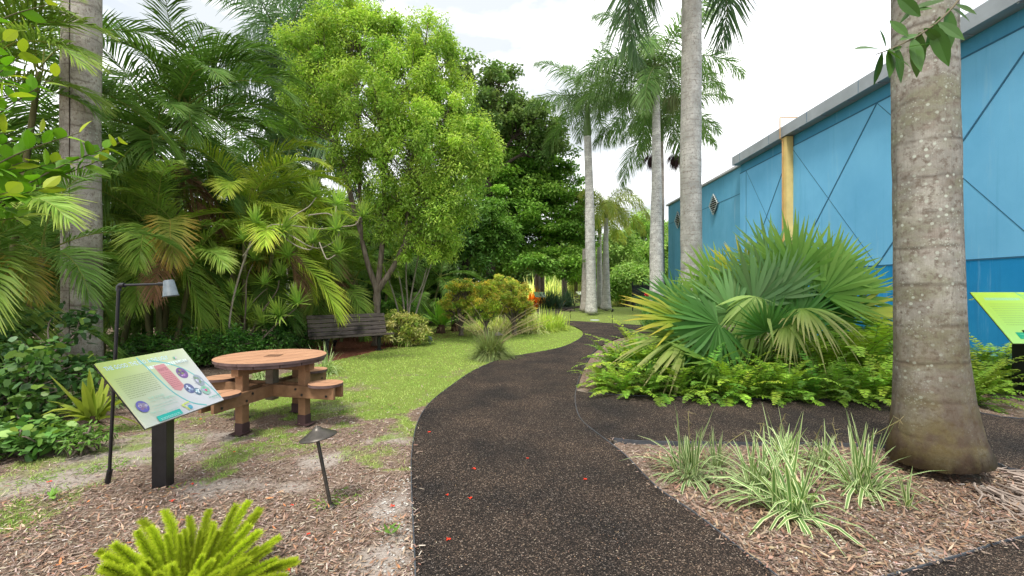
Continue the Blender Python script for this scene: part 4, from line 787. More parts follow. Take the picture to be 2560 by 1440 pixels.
# ------------------------------------------------------------------ broadleaf trees
def ell(px, py, rx, ry, Y, dy=None, depth=1.):
    c = at(px, py, Y + (dy or 0)); s = (Y + (dy or 0)) / F; return (c, np.array([rx * s, depth * (rx + ry) / 2 * s, ry * s]))
def tree(name, label, cat, base, fork, ells, nclus, nleaf, ls, lw, cols, tr, bmat, seed=1, crad=.35, group=None, lim=.05, twigs=True, flat=.7, mat=LEAF, shell=.62, droop=.2, trunks=1, hang=0., shape=(.25, 1, .08), topcol=None, forks=None, limb=.5):
    g = np.random.default_rng(seed); t_ = thing(name, label, cat, (base[0], base[1], 0), 0, group); bs = np.array([base[0], base[1], 0.])
    vol = np.array([e[1].prod() for e in ells]) ** .8; vol /= vol.sum(); E = g.choice(len(ells), nclus, p=vol)
    d = rdir(g, nclus); rr = (shell + (1 - shell) * g.random(nclus) ** .6); rr = np.where(g.random(nclus) < .25, g.random(nclus) * .8, rr)
    Cc = np.array([ells[e][0] for e in E]) + d * rr[:, None] * np.array([ells[e][1] for e in E]); Cc[:, 2] = np.maximum(Cc[:, 2], .15)
    cr = crad * g.uniform(.6, 1.35, nclus); n = int(nleaf / nclus)
    P = np.repeat(Cc, n, 0) + nrm(g.normal(0, 1, (nclus * n, 3))) * (g.random((nclus * n, 1)) ** .5) * np.repeat(cr, n)[:, None] * [1, 1, flat]
    P[:, 2] = np.maximum(P[:, 2], .03)
    N = len(P); D = nrm(g.normal(0, 1, (N, 3)) * [1, 1, .6] + nrm(P - np.repeat(Cc, n, 0)) * .6 + [0, 0, -hang]); Nn = nrm(g.normal(0, .55, (N, 3)) + [0, 0, 1]); S = nrm(np.cross(D, Nn))
    cols = np.array(cols); cc = cols[g.integers(0, len(cols), nclus)]; cc = np.repeat(cc * g.uniform(.8, 1.2, (nclus, 1)), n, 0)
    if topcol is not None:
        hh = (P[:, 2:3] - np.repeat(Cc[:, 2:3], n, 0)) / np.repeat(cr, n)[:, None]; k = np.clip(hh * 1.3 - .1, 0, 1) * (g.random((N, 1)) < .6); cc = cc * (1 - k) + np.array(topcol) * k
    b = Bag(); blades(b, P - bs, D, S, ls * g.uniform(.65, 1.25, N), lw * g.uniform(.7, 1.2, N), droop, 2, list(shape), 0, cc, .3, g); b.obj('foliage', mat, t_)
    # wood
    b = Bag(); fork = np.array(fork, float); nl = len(ells)
    for k_ in range(trunks):
        off = np.array([math.cos(k_ * 2.4), math.sin(k_ * 2.4), 0]) * tr * .8 * (trunks > 1)
        P0 = smooth_line([bs + off * 1.2, bs * .6 + fork * .4 + off, fork + off * 2], 10) - bs; rd = np.linspace(tr, tr * .72, 10) / (1 if trunks == 1 else 1.35); rd[0] *= 1.5; rd[1] *= 1.12; add_tube(b, P0, rd, 12)
    mids = []; fork0 = fork
    for fk in (forks or []):
        fk = np.array(fk, float); add_tube(b, smooth_line([bs * .25 + fork0 * .75, fork0, fork0 * .4 + fk * .6 + [0, 0, -.1], fk], 10) - bs, np.linspace(tr * .85, tr * .55, 10), 10)
    for (c, r) in ells:
        if forks: fork = np.array(min(forks, key=lambda q: abs(q[0] - c[0]) + .2 * abs(q[2] - c[2])), float)
        m1 = fork * .5 + c * .5 + g.normal(0, .12, 3) * np.linalg.norm(c - fork) * .5; m1[:2] = fork[:2] * .6 + c[:2] * .4
        L_ = smooth_line([fork, m1, c + [0, 0, r[2] * .4]], 12); mids.append(L_); add_tube(b, L_ - bs, np.linspace(tr * limb, tr * .12, 12), 8)
    if twigs:
        for i in range(nclus):
            Lm = mids[E[i]]; j = int(np.clip(np.argmin(np.linalg.norm(Lm - Cc[i], axis=1)) - 2, 0, 10)); q = Lm[j]; L_ = smooth_line([q, q * .45 + Cc[i] * .55 + g.normal(0, .08, 3) + [0, 0, -.05], Cc[i]], 6); add_tube(b, L_ - bs, np.linspace(max(tr * .16, .012), .004, 6), 5, cap=False)
    b.obj('trunk', bmat, t_, True); return t_
YT = 12.4
bx, by = G(942, 862)
tree('bright_tree', 'large bright lime green tree leaning over the bench', 'tree', (bx, by), at(943, 730, YT), [ell(795, 130, 80, 95, YT), ell(890, 90, 80, 85, YT, .4), ell(1060, 150, 80, 100, YT), ell(950, 250, 130, 140, YT, -.3), ell(800, 250, 90, 90, YT), ell(1140, 270, 80, 80, YT), ell(1170, 380, 75, 85, YT, -.2), ell(1040, 380, 130, 110, YT, -.5), ell(890, 390, 65, 70, YT), ell(1100, 510, 95, 85, YT, -.3), ell(980, 520, 100, 80, YT, .3), ell(1060, 610, 85, 50, YT, .2), ell(1215, 350, 35, 50, YT), ell(870, 30, 45, 45, YT), ell(1070, 75, 40, 45, YT), ell(755, 110, 40, 45, YT), ell(975, 120, 60, 80, YT, .2), ell(965, 60, 30, 35, YT)],
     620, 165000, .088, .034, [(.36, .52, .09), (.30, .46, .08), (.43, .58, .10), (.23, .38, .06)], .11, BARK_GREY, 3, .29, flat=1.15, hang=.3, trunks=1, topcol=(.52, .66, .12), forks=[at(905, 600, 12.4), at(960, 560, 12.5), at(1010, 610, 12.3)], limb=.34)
YD = 33.
bx, by = G(1345, 780)
tree('dark_tree', 'big dense dark green tree spreading low over the far path bend', 'tree', (at(1235, 700, 36)[0], 36), at(1265, 620, 35), [ell(1310, 420, 105, 110, YD), ell(1250, 470, 100, 110, YD, -1), ell(1390, 500, 75, 100, YD, -1), ell(1300, 560, 120, 80, YD, -2), ell(1200, 590, 80, 75, YD, -2), ell(1410, 590, 75, 70, YD, -1.5), ell(1360, 660, 100, 30, YD, -3), ell(1240, 660, 70, 28, YD, -1), ell(1430, 670, 55, 24, YD, -3), ell(1250, 330, 70, 80, YD, 1)],
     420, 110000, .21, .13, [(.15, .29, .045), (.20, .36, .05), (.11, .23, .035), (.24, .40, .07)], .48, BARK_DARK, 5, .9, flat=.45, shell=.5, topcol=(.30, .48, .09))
tree('leaning_tree', 'dark tree with a thick crooked trunk behind the rusty-leaved shrubs', 'tree', G(1140, 790), at(1165, 640, 24), [ell(1170, 590, 60, 60, 24), ell(1120, 560, 60, 60, 24), ell(1215, 540, 70, 50, 24), ell(1240, 600, 60, 40, 24), ell(1110, 640, 45, 40, 24)],
     110, 26000, .16, .09, [(.09, .19, .03), (.13, .26, .04)], .34, BARK_DARK, 6, .6)
tree('olive_tree', 'tall thin-crowned olive green tree showing above the dark tree', 'tree', (at(1230, 700, 30)[0], 30), at(1220, 450, 30), [ell(1165, 185, 45, 45, 30), ell(1250, 195, 45, 50, 30), ell(1220, 290, 75, 60, 30), ell(1330, 310, 85, 60, 30), ell(1290, 250, 40, 40, 30), ell(1380, 370, 60, 50, 30)],
     150, 19000, .22, .15, [(.16, .25, .07), (.20, .28, .09), (.16, .27, .08)], .35, BARK_DARK, 8, .62, shell=.5)
for i, (px, py, rx, ry, Y, cl, lb) in enumerate([(1545, 640, 50, 60, 42, 0, 'feathery pale green cypress left of the black fence'), (1610, 610, 45, 75, 46, 0, 'taller feathery pale green cypress behind the black fence'), (1440, 640, 60, 60, 48, 1, 'distant pale tree seen between the far palm trunks'), (1570, 700, 50, 30, 38, 1, 'low green thicket beside the black fence'), (1670, 620, 40, 70, 50, 1, 'distant tree behind the far corner of the blue building')]):
    tree('cypress_tree' if cl == 0 else 'distant_tree', lb, 'tree', (GX_(px, Y), Y), at(px, py + ry * .6, Y), [ell(px, py, rx, ry, Y), ell(px - rx * .5, py + ry * .5, rx * .8, ry * .6, Y), ell(px + rx * .5, py + ry * .4, rx * .7, ry * .6, Y), ell(px, py - ry * .6, rx * .45, ry * .5, Y)],
         90, 22000, .32, .10, [(.17, .29, .05), (.22, .33, .08), (.13, .24, .05)], .22, BARK_GREY, 20 + i, 1.0, 'trees beyond the far lawn', hang=.2)
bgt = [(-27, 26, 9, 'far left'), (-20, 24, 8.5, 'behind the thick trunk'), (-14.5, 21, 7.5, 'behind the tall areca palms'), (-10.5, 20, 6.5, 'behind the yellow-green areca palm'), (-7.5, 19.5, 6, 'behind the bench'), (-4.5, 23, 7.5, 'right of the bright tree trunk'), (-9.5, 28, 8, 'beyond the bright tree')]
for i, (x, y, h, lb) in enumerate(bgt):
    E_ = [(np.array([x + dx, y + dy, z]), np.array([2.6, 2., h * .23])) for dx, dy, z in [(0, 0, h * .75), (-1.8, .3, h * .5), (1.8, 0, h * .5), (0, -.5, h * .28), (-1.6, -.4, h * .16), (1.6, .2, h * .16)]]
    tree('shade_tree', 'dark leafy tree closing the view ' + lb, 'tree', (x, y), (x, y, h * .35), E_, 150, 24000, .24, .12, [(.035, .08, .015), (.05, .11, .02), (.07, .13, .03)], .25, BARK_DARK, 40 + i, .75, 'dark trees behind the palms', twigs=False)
for i, (x, y, h) in enumerate([(-60, 75, 10), (-42, 80, 11), (-26, 85, 10), (-10, 80, 9), (2, 82, 9), (12, 80, 10), (22, 78, 11), (34, 80, 11), (50, 80, 12)]):
    E_ = [(np.array([x + dx, y, z]), np.array([6., 3., h * .3])) for dx, z in [(0, h * .7), (-4.5, h * .4), (4.5, h * .4), (0, h * .25)]]
    tree('horizon_tree', None, 'tree', (x, y), (x, y, h * .4), E_, 60, 8000, .8, .45, [(.10, .17, .05), (.14, .21, .07)], .4, BARK_DARK, 60 + i, 2., 'distant trees on the horizon', twigs=False)['label'] = 'distant tree of the horizon tree line, %s' % ['far left, behind the thicket', 'left, behind the palms', 'behind the bright tree', 'behind the dark tree', 'straight ahead behind the path bend', 'behind the far palm trunks', 'behind the cypresses', 'behind the far corner of the blue building', 'far right, behind the blue building'][i]
# ------------------------------------------------------------------ bushes
def bush(name, label, cat, c, r, nclus, nleaf, ls, lw, cols, seed, crad=.16, mat=LEAF, group=None, shape=(.25, 1, .08), topcol=None, extra=[], stems=True, flat=.8, hang=0.):
    E_ = [(np.array([c[0], c[1], r[2] * .9]), np.array(r))] + [(np.array([c[0] + e[0], c[1] + e[1], e[2]]), np.array(e[3])) for e in extra]
    return tree(name, label, cat, (c[0], c[1]), (c[0], c[1], r[2] * .25), E_, nclus, nleaf, ls, lw, cols, .03, BARK_GREY, seed, crad, group, mat=mat, shape=shape, topcol=topcol, twigs=stems, flat=flat, shell=.7, hang=hang)
RND = (.75, 1, .45)
bush('cocoplum_bush', 'large glossy round-leaved bush in front of the thick left trunk', 'bush', (-5.55, 5.0), (.75, .7, .52), 130, 5200, .085, .060, [(.05, .13, .03), (.035, .10, .022), (.08, .18, .035)], 71, .17, GLOSSY, 'glossy round-leaved bushes', RND, (.20, .30, .04), [(-1.0, .2, .6, (.7, .5, .55)), (.55, -.2, .45, (.35, .4, .38)), (-.3, .9, .8, (.7, .5, .5)), (-.9, -.4, .3, (.6, .4, .3))])
bush('cocoplum_bush', 'low round-leaved bush spreading on the mulch at the left edge', 'bush', (-4.62, 4.25), (.5, .3, .14), 36, 900, .08, .06, [(.06, .15, .03), (.09, .20, .04)], 72, .12, GLOSSY, 'glossy round-leaved bushes', RND, (.22, .32, .04))
for i, (px, Y, rx, rz, lb) in enumerate([(365, 8.6, .6, .30, 'left end of the glossy low hedge, beside the thick trunk'), (455, 8.8, .6, .38, 'tall rounded middle section of the glossy low hedge left of the table'), (560, 9.1, .62, .38, 'section of the glossy low hedge directly behind the table'), (660, 9.9, .55, .34, 'darker section of the glossy low hedge between table and bench'), (735, 10.9, .5, .36, 'right end of the glossy low hedge touching the bench')]):
    bush('hedge_bush', lb, 'hedge', (GX_(px, Y), Y), (rx, .5, rz + .02), 90, 4200, .055, .034, [(.05, .14, .025), (.035, .10, .02), (.08, .19, .03)], 80 + i, .17, GLOSSY, 'low glossy hedge bushes', (.6, 1, .2), (.12, .26, .035))
bush('gold_shrub', 'yellow and green variegated shrub right of the bench', 'shrub', (GX_(1012, 12.3), 12.3), (.64, .5, .46), 130, 6500, .095, .034, [(.60, .58, .16), (.34, .42, .08), (.68, .66, .28), (.24, .36, .06)], 91, .15, LEAF, None, (.3, 1, .1), (.66, .60, .18), [(-.25, .1, .6, (.35, .3, .3))])
bush('green_shrub', 'fresh green shrub behind the gold shrub', 'shrub', (GX_(985, 15), 15), (.9, .6, .62), 90, 4500, .10, .05, [(.08, .20, .025), (.12, .26, .035)], 92, .22, LEAF, 'shrubs behind the lawn bed', (.3, 1, .1), (.17, .33, .04))
bush('green_shrub', 'bright green shrub behind the rusty shrubs', 'shrub', (GX_(1222, 20), 20), (.75, .6, .85), 80, 4000, .12, .05, [(.12, .30, .03), (.16, .36, .04)], 93, .25, LEAF, 'shrubs behind the lawn bed')
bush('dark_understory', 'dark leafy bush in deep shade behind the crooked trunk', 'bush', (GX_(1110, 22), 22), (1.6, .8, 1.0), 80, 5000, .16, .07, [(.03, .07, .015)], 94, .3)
for i, (px, Y, rx, rz, lb) in enumerate([(1650, 17, .6, .55, 'leafy green shrub at the foot of the speckled palm'), (1700, 13.5, .8, .62, 'leafy green shrub left of the fan palm clump'), (1745, 9.3, .6, .62, 'shrub hiding the foot of the smooth pale trunk behind the fan palm'), (1640, 24, .9, .7, 'trimmed light green bush in front of the black fence')]):
    bush('path_shrub', lb, 'shrub', (GX_(px, Y), Y), (rx, .6, rz), 70, 4200, .09, .035, [(.08, .19, .03), (.12, .25, .04), (.15, .30, .05)], 100 + i, .22, LEAF, 'shrubs by the far palms')
for i, (px, Y, z, rx, ry, rz, lb) in enumerate([(1152, 14.9, 1.25, .55, .45, .62, 'leftmost multi-stem shrub with rusty orange leaf tips'), (1215, 14.6, 1.0, .52, .45, .48, 'middle multi-stem shrub with rusty orange leaf tips'), (1285, 15.2, 1.15, .68, .5, .58, 'rightmost and widest multi-stem shrub with rusty orange leaf tips'), (1262, 17.5, 1.35, .6, .5, .55, 'rusty-tipped shrub standing behind the other three')]):
    x = GX_(px, Y); g = np.random.default_rng(700 + i); EL = []
    for q in range(13):
        th_ = q * 2.4; rr_ = rx * math.sqrt((q + .5) / 13); zz_ = .72 + (z + rz * .75 - .72) * g.uniform(.0, 1.38) * (1 - .25 * rr_ / rx); u_ = g.uniform(.11, .22); EL.append((np.array([x + rr_ * math.cos(th_), Y + rr_ * math.sin(th_) * .8, zz_]), np.array([u_ * 1.1, u_, u_ * g.uniform(.8, 1.5)])))
    tree('rusty_shrub', lb, 'shrub', (x, Y), (x, Y, .28), EL,
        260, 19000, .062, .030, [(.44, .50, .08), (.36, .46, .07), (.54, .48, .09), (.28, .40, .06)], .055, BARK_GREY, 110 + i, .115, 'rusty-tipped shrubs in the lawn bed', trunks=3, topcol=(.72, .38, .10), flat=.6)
# ------------------------------------------------------------------ rosette / strap plants
def strap(n, L, W, el, droop, col, seed, fold=.25, spread=.03, nseg=4, colvar=.2, tip=None, prof=None, elv=(.15, 1.)):
    g = np.random.default_rng(seed); b = Bag(); a = g.uniform(0, 2 * PI, n); e = g.uniform(R(el[0]), R(el[1]), n); D = np.c_[np.cos(a) * np.cos(e), np.sin(a) * np.cos(e), np.sin(e)]; S = np.c_[-np.sin(a), np.cos(a), a * 0]
    S = nrm(S + g.normal(0, .15, (n, 3))); S = nrm(S - D * (S * D).sum(1, keepdims=True)); P = np.c_[g.normal(0, spread, (n, 2)), g.uniform(0, .02, n)]
    blades(b, P, D, S, L * g.uniform(.55, 1.1, n), W * g.uniform(.7, 1.15, n), droop * g.uniform(.4, 1.5, n) * np.cos(e), nseg, prof, fold, col, colvar, g, tip); return b
DIA = [strap(100, .84, .027, (2, 82), 1.05, (.12, .21, .06), 200 + i, spread=.05, nseg=4, prof=[.6, 1, .95, .65, .04]).mesh('leaves', STRIPED) for i in range(4)]
for i, (px, py, s_, v, lb) in enumerate([(1722, 1195, .88, 0, 'green and cream striped strap plant nearest the path fork, leftmost of the bed'), (1985, 1285, 1.08, 1, 'largest green and cream striped strap plant in the middle of the mulch bed'), (2150, 1225, .92, 2, 'green and cream striped strap plant touching the base of the big trunk'), (1890, 1222, .8, 3, 'flat spreading striped strap plant between the leftmost and the largest'), (1965, 1150, .68, 0, 'striped strap plant at the back of the mulch bed beside the side path'), (2060, 1170, .6, 1, 'smaller striped strap plant behind the largest, left of the big trunk'), (1790, 1165, .5, 2, 'low striped strap plant behind the leftmost one')]):
    x, y = G(px, py); t_ = thing('striped_strap_plant', lb, 'plant', (x, y, 0), i * 1.3, 'striped strap plants in the mulch bed'); o = link('leaves', DIA[v], t_); o.scale = (s_ * .93,) * 3
    g = np.random.default_rng(300 + i)
    b = Bag(); P = np.array([0, 0, 0.]); 
    e = G(px, py)
    pts = smooth_line([(0, 0, 0), (.05 * g.normal(), .05 * g.normal(), .35 * s_), (.10 * g.normal(), .1 * g.normal(), .62 * s_)], 8); add_tube(b, pts, .0022, 4, (.22, .20, .08))
    for q in range(14): p_ = pts[g.integers(4, 8)]; dd = rdir(g, 1)[0] * g.uniform(.02, .07); add_tube(b, [p_, p_ + dd], .0012, 3, (.22, .18, .09)); 
    b.obj('flower_stalk', MATTE, t_)
x, y = G(2268, 1275); t_ = thing('striped_strap_plant', 'tiny striped strap plant alone in the mulch right of the others', 'plant', (x, y, 0), 0, 'striped strap plants in the mulch bed'); strap(9, .34, .02, (45, 85), .5, (.13, .21, .07), 210, spread=.01).obj('leaves', STRIPED, t_)
# striped plants behind the table, and by the bromeliad
for i, (px, py, s_, lb) in enumerate([(650, 948, .75, 'pale striped strap plant seen under the picnic table'), (745, 940, .6, 'pale striped strap plant behind the right table leg'), (815, 932, .8, 'pale striped strap plant behind the right seats of the table'), (205, 1035, .75, 'white and green striped plant behind the bromeliad at the left'), (300, 1012, .6, 'white striped strap plant behind the left sign')]):
    x, y = G(px, py); t_ = thing('pale_strap_plant', lb, 'plant', (x, y, 0), i, 'pale striped plants around the table'); o = link('leaves', DIA[i % 4], t_); o.scale = (s_,) * 3
LIR = strap(420, 1.15, .034, (25, 85), 1.0, (.62, .64, .28), 220, spread=.16, colvar=.35, nseg=4, prof=[.6, 1, .9, .6, .05]).mesh('leaves', LEAF)
LIR2 = strap(420, 1.15, .034, (25, 85), 1.0, (.44, .54, .10), 221, spread=.16, colvar=.35, nseg=4, prof=[.6, 1, .9, .6, .05]).mesh('leaves', LEAF)
for i, (px, py, s_, m2, lb) in enumerate([(1205, 826, .6, 0, 'first from the left'), (1245, 822, .65, 0, 'second from the left'), (1285, 828, .9, 0, 'third from the left'), (1328, 830, .95, 0, 'fourth from the left'), (1362, 828, .9, 1, 'second from the right'), (1392, 824, .8, 1, 'rightmost, next to the path bend'), (1320, 815, .9, 0, 'behind the others in the middle')]):
    x, y = G(px, py); t_ = thing('grassy_clump', 'pale yellow-green grassy clump bordering the lawn tip, ' + lb, 'plant', (x, y, 0), i, 'pale grassy clumps at the lawn tip'); o = link('leaves', LIR2 if m2 else LIR, t_); o.scale = (s_,) * 3
# fine grass clump with stalks
x, y = G(1228, 893); t_ = thing('fountain_grass', 'fine-bladed fountain grass clump with long tan stalks around the path light', 'grass clump', (x, y, 0)); t_.location[1] -= .12
strap(3400, .84, .012, (2, 76), 1.0, (.22, .27, .10), 230, fold=0, spread=.07, nseg=4, colvar=.4, prof=[1, 1, .9, .7, .2]).obj('blades', GRASSM, t_)
b = Bag()
for (dx, dz, n) in [(-.62, .95, 12), (.95, .85, 12), (.2, .8, 6)]:
    for q in range(n):
        e = np.array([dx + rng.normal(0, .16), rng.normal(0, .15), dz + rng.normal(0, .12)]); add_tube(b, smooth_line([(0, 0, .05), (e[0] * .35, e[1] * .4, e[2] * .62), e], 8), np.linspace(.0025, .0035, 8), 4, (.33, .27, .14))
b.obj('stalks', MATTE, t_)
# crinum
for i, (px, py, s_, lb) in enumerate([(1102, 832, 1.25, 'large glossy strap-leaved lily right of the gold shrub'), (1138, 826, .95, 'smaller strap-leaved lily just behind the large one')]):
    x, y = G(px, py); t_ = thing('strap_lily', lb, 'plant', (x, y, 0), i * 2, 'strap-leaved lilies'); o = strap(44, .95, .10, (35, 86), .45, (.22, .42, .05), 240 + i, fold=.35, spread=.05, tip=(.26, .46, .05)).obj('leaves', GLOSSY, t_); o.location = (0, 0, .22); o.scale = (s_,) * 3
    b = Bag(); add_tube(b, [(0, 0, 0), (0, 0, .3)], [.17, .12], 12, (.10, .06, .04)); strap(16, .35, .08, (-20, 40), .6, (.2, .12, .08), 244 + i).obj('dead_leaves', MATTE, t_).location = (0, 0, .22); b.obj('stem', MATTE, t_)
# bromeliad
x, y = G(235, 1085); t_ = thing('bromeliad', 'lime green bromeliad with broad arching leaves left of the sign', 'bromeliad', (x, y, 0)); o = strap(26, .62, .075, (20, 80), .65, (.26, .34, .04), 250, fold=.5, spread=.02, tip=(.36, .40, .06), prof=[1.1, 1, .9, .6, .04]).obj('leaves', LEAF, t_); o.location = (0, 0, .16)
b = Bag(); add_tube(b, [(0, 0, 0), (0, 0, .2)], [.05, .04], 10, (.09, .055, .04)); strap(18, .22, .04, (-40, 10), .5, (.14, .08, .06), 251).obj('dead_leaves', MATTE, t_).location = (0, 0, .12); b.obj('stem', MATTE, t_)
bush('seedling_bush', 'small leafy green weed bush under the bromeliad', 'bush', G(215, 1130), (.22, .2, .12), 26, 700, .055, .02, [(.10, .20, .04), (.14, .26, .05)], 252, .08)
for i, (px, py, lb) in enumerate([(972, 1340, 'little broad-leaved seedling in the pale sand near the path edge'), (130, 1250, 'little seedling in the mulch at the far left'), (2005, 1250, 'little green seedling under the largest striped plant')]):
    x, y = G(px, py); t_ = thing('seedling', lb, 'seedling', (x, y, 0), i, 'small seedlings'); strap(11, .075, .025, (20, 70), .3, (.14, .26, .045), 260 + i, nseg=3, prof=[.2, 1, .8, .05]).obj('leaves', LEAF, t_).location = (0, 0, .02); b = Bag(); add_tube(b, [(0, 0, 0), (0, 0, .03)], .002, 4, (.2, .2, .08)); b.obj('stem', MATTE, t_)
# foxtail fern
x, y = -1.60, 2.22; t_ = thing('foxtail_fern', 'bright yellow-green foxtail fern at the bottom left corner', 'fern', (x, y, 0)); g = np.random.default_rng(270)
def plume(seed, L, r):
    g = np.random.default_rng(seed); b = Bag(); n = 5200; s = np.linspace(0, 1, 10); P = np.c_[s * L, g.normal(0, .004, 10), -.16 * s * s * L]; add_tube(b, P, np.linspace(.003, .001, 10), 4, (.25, .22, .08))
    t = g.random(n) ** .85; Pi = np.c_[np.interp(t, s, P[:, 0]), np.interp(t, s, P[:, 1]), np.interp(t, s, P[:, 2])]; a = g.uniform(0, 2 * PI, n); f = r * (1 - t ** 1.5) * np.clip(t * 5 + .35, 0, 1) * (1 + .35 * np.sin(t * 37 + seed) * np.cos(a * 2 + t * 11))
    D = nrm(np.c_[g.uniform(.3, 1.2, n), np.cos(a), np.sin(a)]); lay = g.random(n) ** .5; Pi = Pi + np.c_[a * 0, np.cos(a), np.sin(a)] * (f * lay * .8)[:, None]
    blades(b, Pi, D, perp(D, g), g.uniform(.012, .030, n), .0017, .1, 1, (1, .3), 0, np.array([.30, .39, .035]) * (.35 + .5 * lay[:, None]), .25, g, tip=(.44, .52, .03)); return b.mesh('plume', leaf_mat('foxtail', .6, .35, .15) if 'foxtail' not in bpy.data.materials else bpy.data.materials['foxtail'])
PL = [plume(271 + i, .41, .037) for i in range(4)]
for i in range(92):
    o = link('plume', PL[i % 4], t_); a = i * 2.4; e = 84 - 66 * (i / 92) ** .9; o.rotation_euler = (0, -R(e + g.uniform(-6, 6)), a + g.uniform(-.2, .2)); o.location = (.06 * math.cos(a), .06 * math.sin(a), 0); s_ = g.uniform(.62, 1.18); o.scale = (s_, s_, s_)
# ------------------------------------------------------------------ ferns
def fern_mesh(seed, n=26, L=.78, col=(.105, .24, .025)):
    g = np.random.default_rng(seed); B = Bag()
    for i in range(n):
        p = 88 - 66 * (i / n) ** .9; f = frond(seed * 50 + i, L * g.uniform(.7, 1.15), R(p), 1.1 + g.uniform(-.2, .5), 32, .08, .021, .15, .1, pet=.1, plum=.12, col=np.array(col) * g.uniform(.75, 1.3) * [g.uniform(.9, 1.35), 1, 1], rcol=(.12, .13, .04), rr=.0035, a0=78, a1=60, nseg=2)
        a = i * 2.4 + g.uniform(-.3, .3); M = np.eye(4); M[:2, :2] = [[math.cos(a), -math.sin(a)], [math.sin(a), math.cos(a)]]; M[:3, 3] = [g.normal(0, .04), g.normal(0, .04), 0]; f.xf(M)
        for V, Fc, c_, uv, mi in zip(f.V, f.Fs, f.col, f.uv, f.mi): pass
        off = 0; n0 = B.n
        for V, Fc, c_, uv, mi in zip(f.V, f.Fs, f.col, f.uv, f.mi): B.V.append(V); B.Fs.append(Fc + n0); B.col.append(c_); B.uv.append(uv); B.mi.append(mi)
        B.n += f.n
    return B.mesh('fronds', LEAF)
FERN = [fern_mesh(s_, 28, .8, c_) for s_, c_ in [(1, (.15, .29, .03)), (2, (.10, .22, .025)), (3, (.21, .36, .035)), (4, (.07, .17, .022))]]
fr = [(1512, 972, .66, 2), (1562, 985, .75, 0), (1625, 990, .88, 1), (1690, 990, .85, 0), (1760, 992, .9, 3), (1830, 994, .95, 2), (1900, 996, .85, 1), (1965, 996, .9, 0), (2035, 998, .85, 3), (2105, 1000, .85, 1), (2175, 1000, .9, 0), (2235, 998, .9, 2)]
bk = [(1535, 928, .68, 0), (1575, 935, .8, 1), (1610, 940, 1., 2), (1680, 940, .95, 3), (1750, 940, 1., 0), (1820, 940, 1., 1), (1890, 940, 1., 3), (1960, 940, 1., 2), (2030, 940, 1.05, 1), (2100, 940, 1.1, 0), (2170, 940, 1.1, 2), (2230, 940, 1.1, 1)]
th = [(1590, 895, .9, 2), (1620, 900, .9, 0), (2075, 960, 1.35, 2), (2125, 965, 1.6, 0), (2190, 965, 1.65, 2), (1990, 900, 1.3, 1), (2180, 875, 1.9, 1), (2250, 885, 1.8, 0)]
rt = [(2430, 1010, .75, 0), (2455, 985, .9, 2), (2420, 960, 1.0, 0), (2480, 950, 1.05, 2), (2545, 960, .9, 1), (2400, 900, 1.3, 2), (2460, 890, 1.3, 0), (2530, 890, 1.25, 2), (2600, 960, 1., 0), (2610, 890, 1.2, 1)]
ordn = ['first', 'second', 'third', 'fourth', 'fifth', 'sixth', 'seventh', 'eighth', 'ninth', 'tenth', 'eleventh', 'twelfth']
for row, L_, c_ in ((fr, 'sword fern in the front row along the side path, %s from the left', 'ferns under the fan palm'), (bk, 'sword fern in the second row under the fan palm, %s from the left', 'ferns under the fan palm'), (th, 'taller sword fern at the back of the fern bed, %s counted away from the path', 'ferns under the fan palm'), (rt, 'sword fern right of the big trunk around the green sign, %s counted outward', 'ferns by the right sign')):
    for i, (px, py, s_, v) in enumerate(row):
        x, y = G(px, py); t_ = thing('sword_fern', L_ % ordn[i], 'fern', (x, y, -.02), i * 1.9 + py, c_); o = link('fronds', FERN[v], t_); o.scale = (s_ * (1.2 if row is fr else 1.5 if row is bk else 1.25),) * 3
# ------------------------------------------------------------------ fan palm clump
def fan(seed, Rr, spread, nseg, col, tip=None, droop=.12, gray=0):
    g = np.random.default_rng(seed); b = Bag(); a = np.linspace(-spread / 2, spread / 2, nseg); N = nseg; D = np.c_[np.cos(a), np.sin(a), .10 * np.cos(a * 1.3) + g.normal(0, .06, N)]; D = nrm(D)
    S = np.c_[-np.sin(a), np.cos(a), np.where(np.arange(N) % 2, .42, -.42)]; S = nrm(S); da = spread / (nseg - 1); L = Rr * (.80 + .22 * np.cos(a * .8)) * g.uniform(.88, 1.1, N)
    w_ = da * Rr * .55 * 1.4; ts = [.05, .42, .82, 1., .74, .40, .03]
    blades(b, np.zeros((N, 3)), D, S, L, w_, droop * g.uniform(.2, 2.6, N), 6, ts, .0, col, .16, g, tip)
    return b.mesh('fan_leaf', LEAF)
FANG = (.115, .20, .05)
FAN = {'dark': fan(1, .92, R(235), 40, (.055, .15, .028)), 'grey': fan(2, .95, R(190), 34, (.13, .235, .08), droop=.1), 'green': fan(3, .95, R(170), 30, (.10, .225, .032), tip=(.20, .30, .06), droop=.06), 'yellow': fan(4, .95, R(120), 26, (.24, .35, .04), tip=(.46, .36, .05), droop=.1), 'pale': fan(5, .85, R(200), 30, (.25, .36, .10), droop=1.1), 'tan': fan(6, .9, R(130), 26, (.19, .31, .05), tip=(.38, .33, .15), droop=.45)}
fp = thing('fan_palm', 'big clump of fan palm with wide pleated leaves rising from the ferns', 'palm', (3.9, 7.6, 0)); base = np.array([3.9, 7.6, .1])
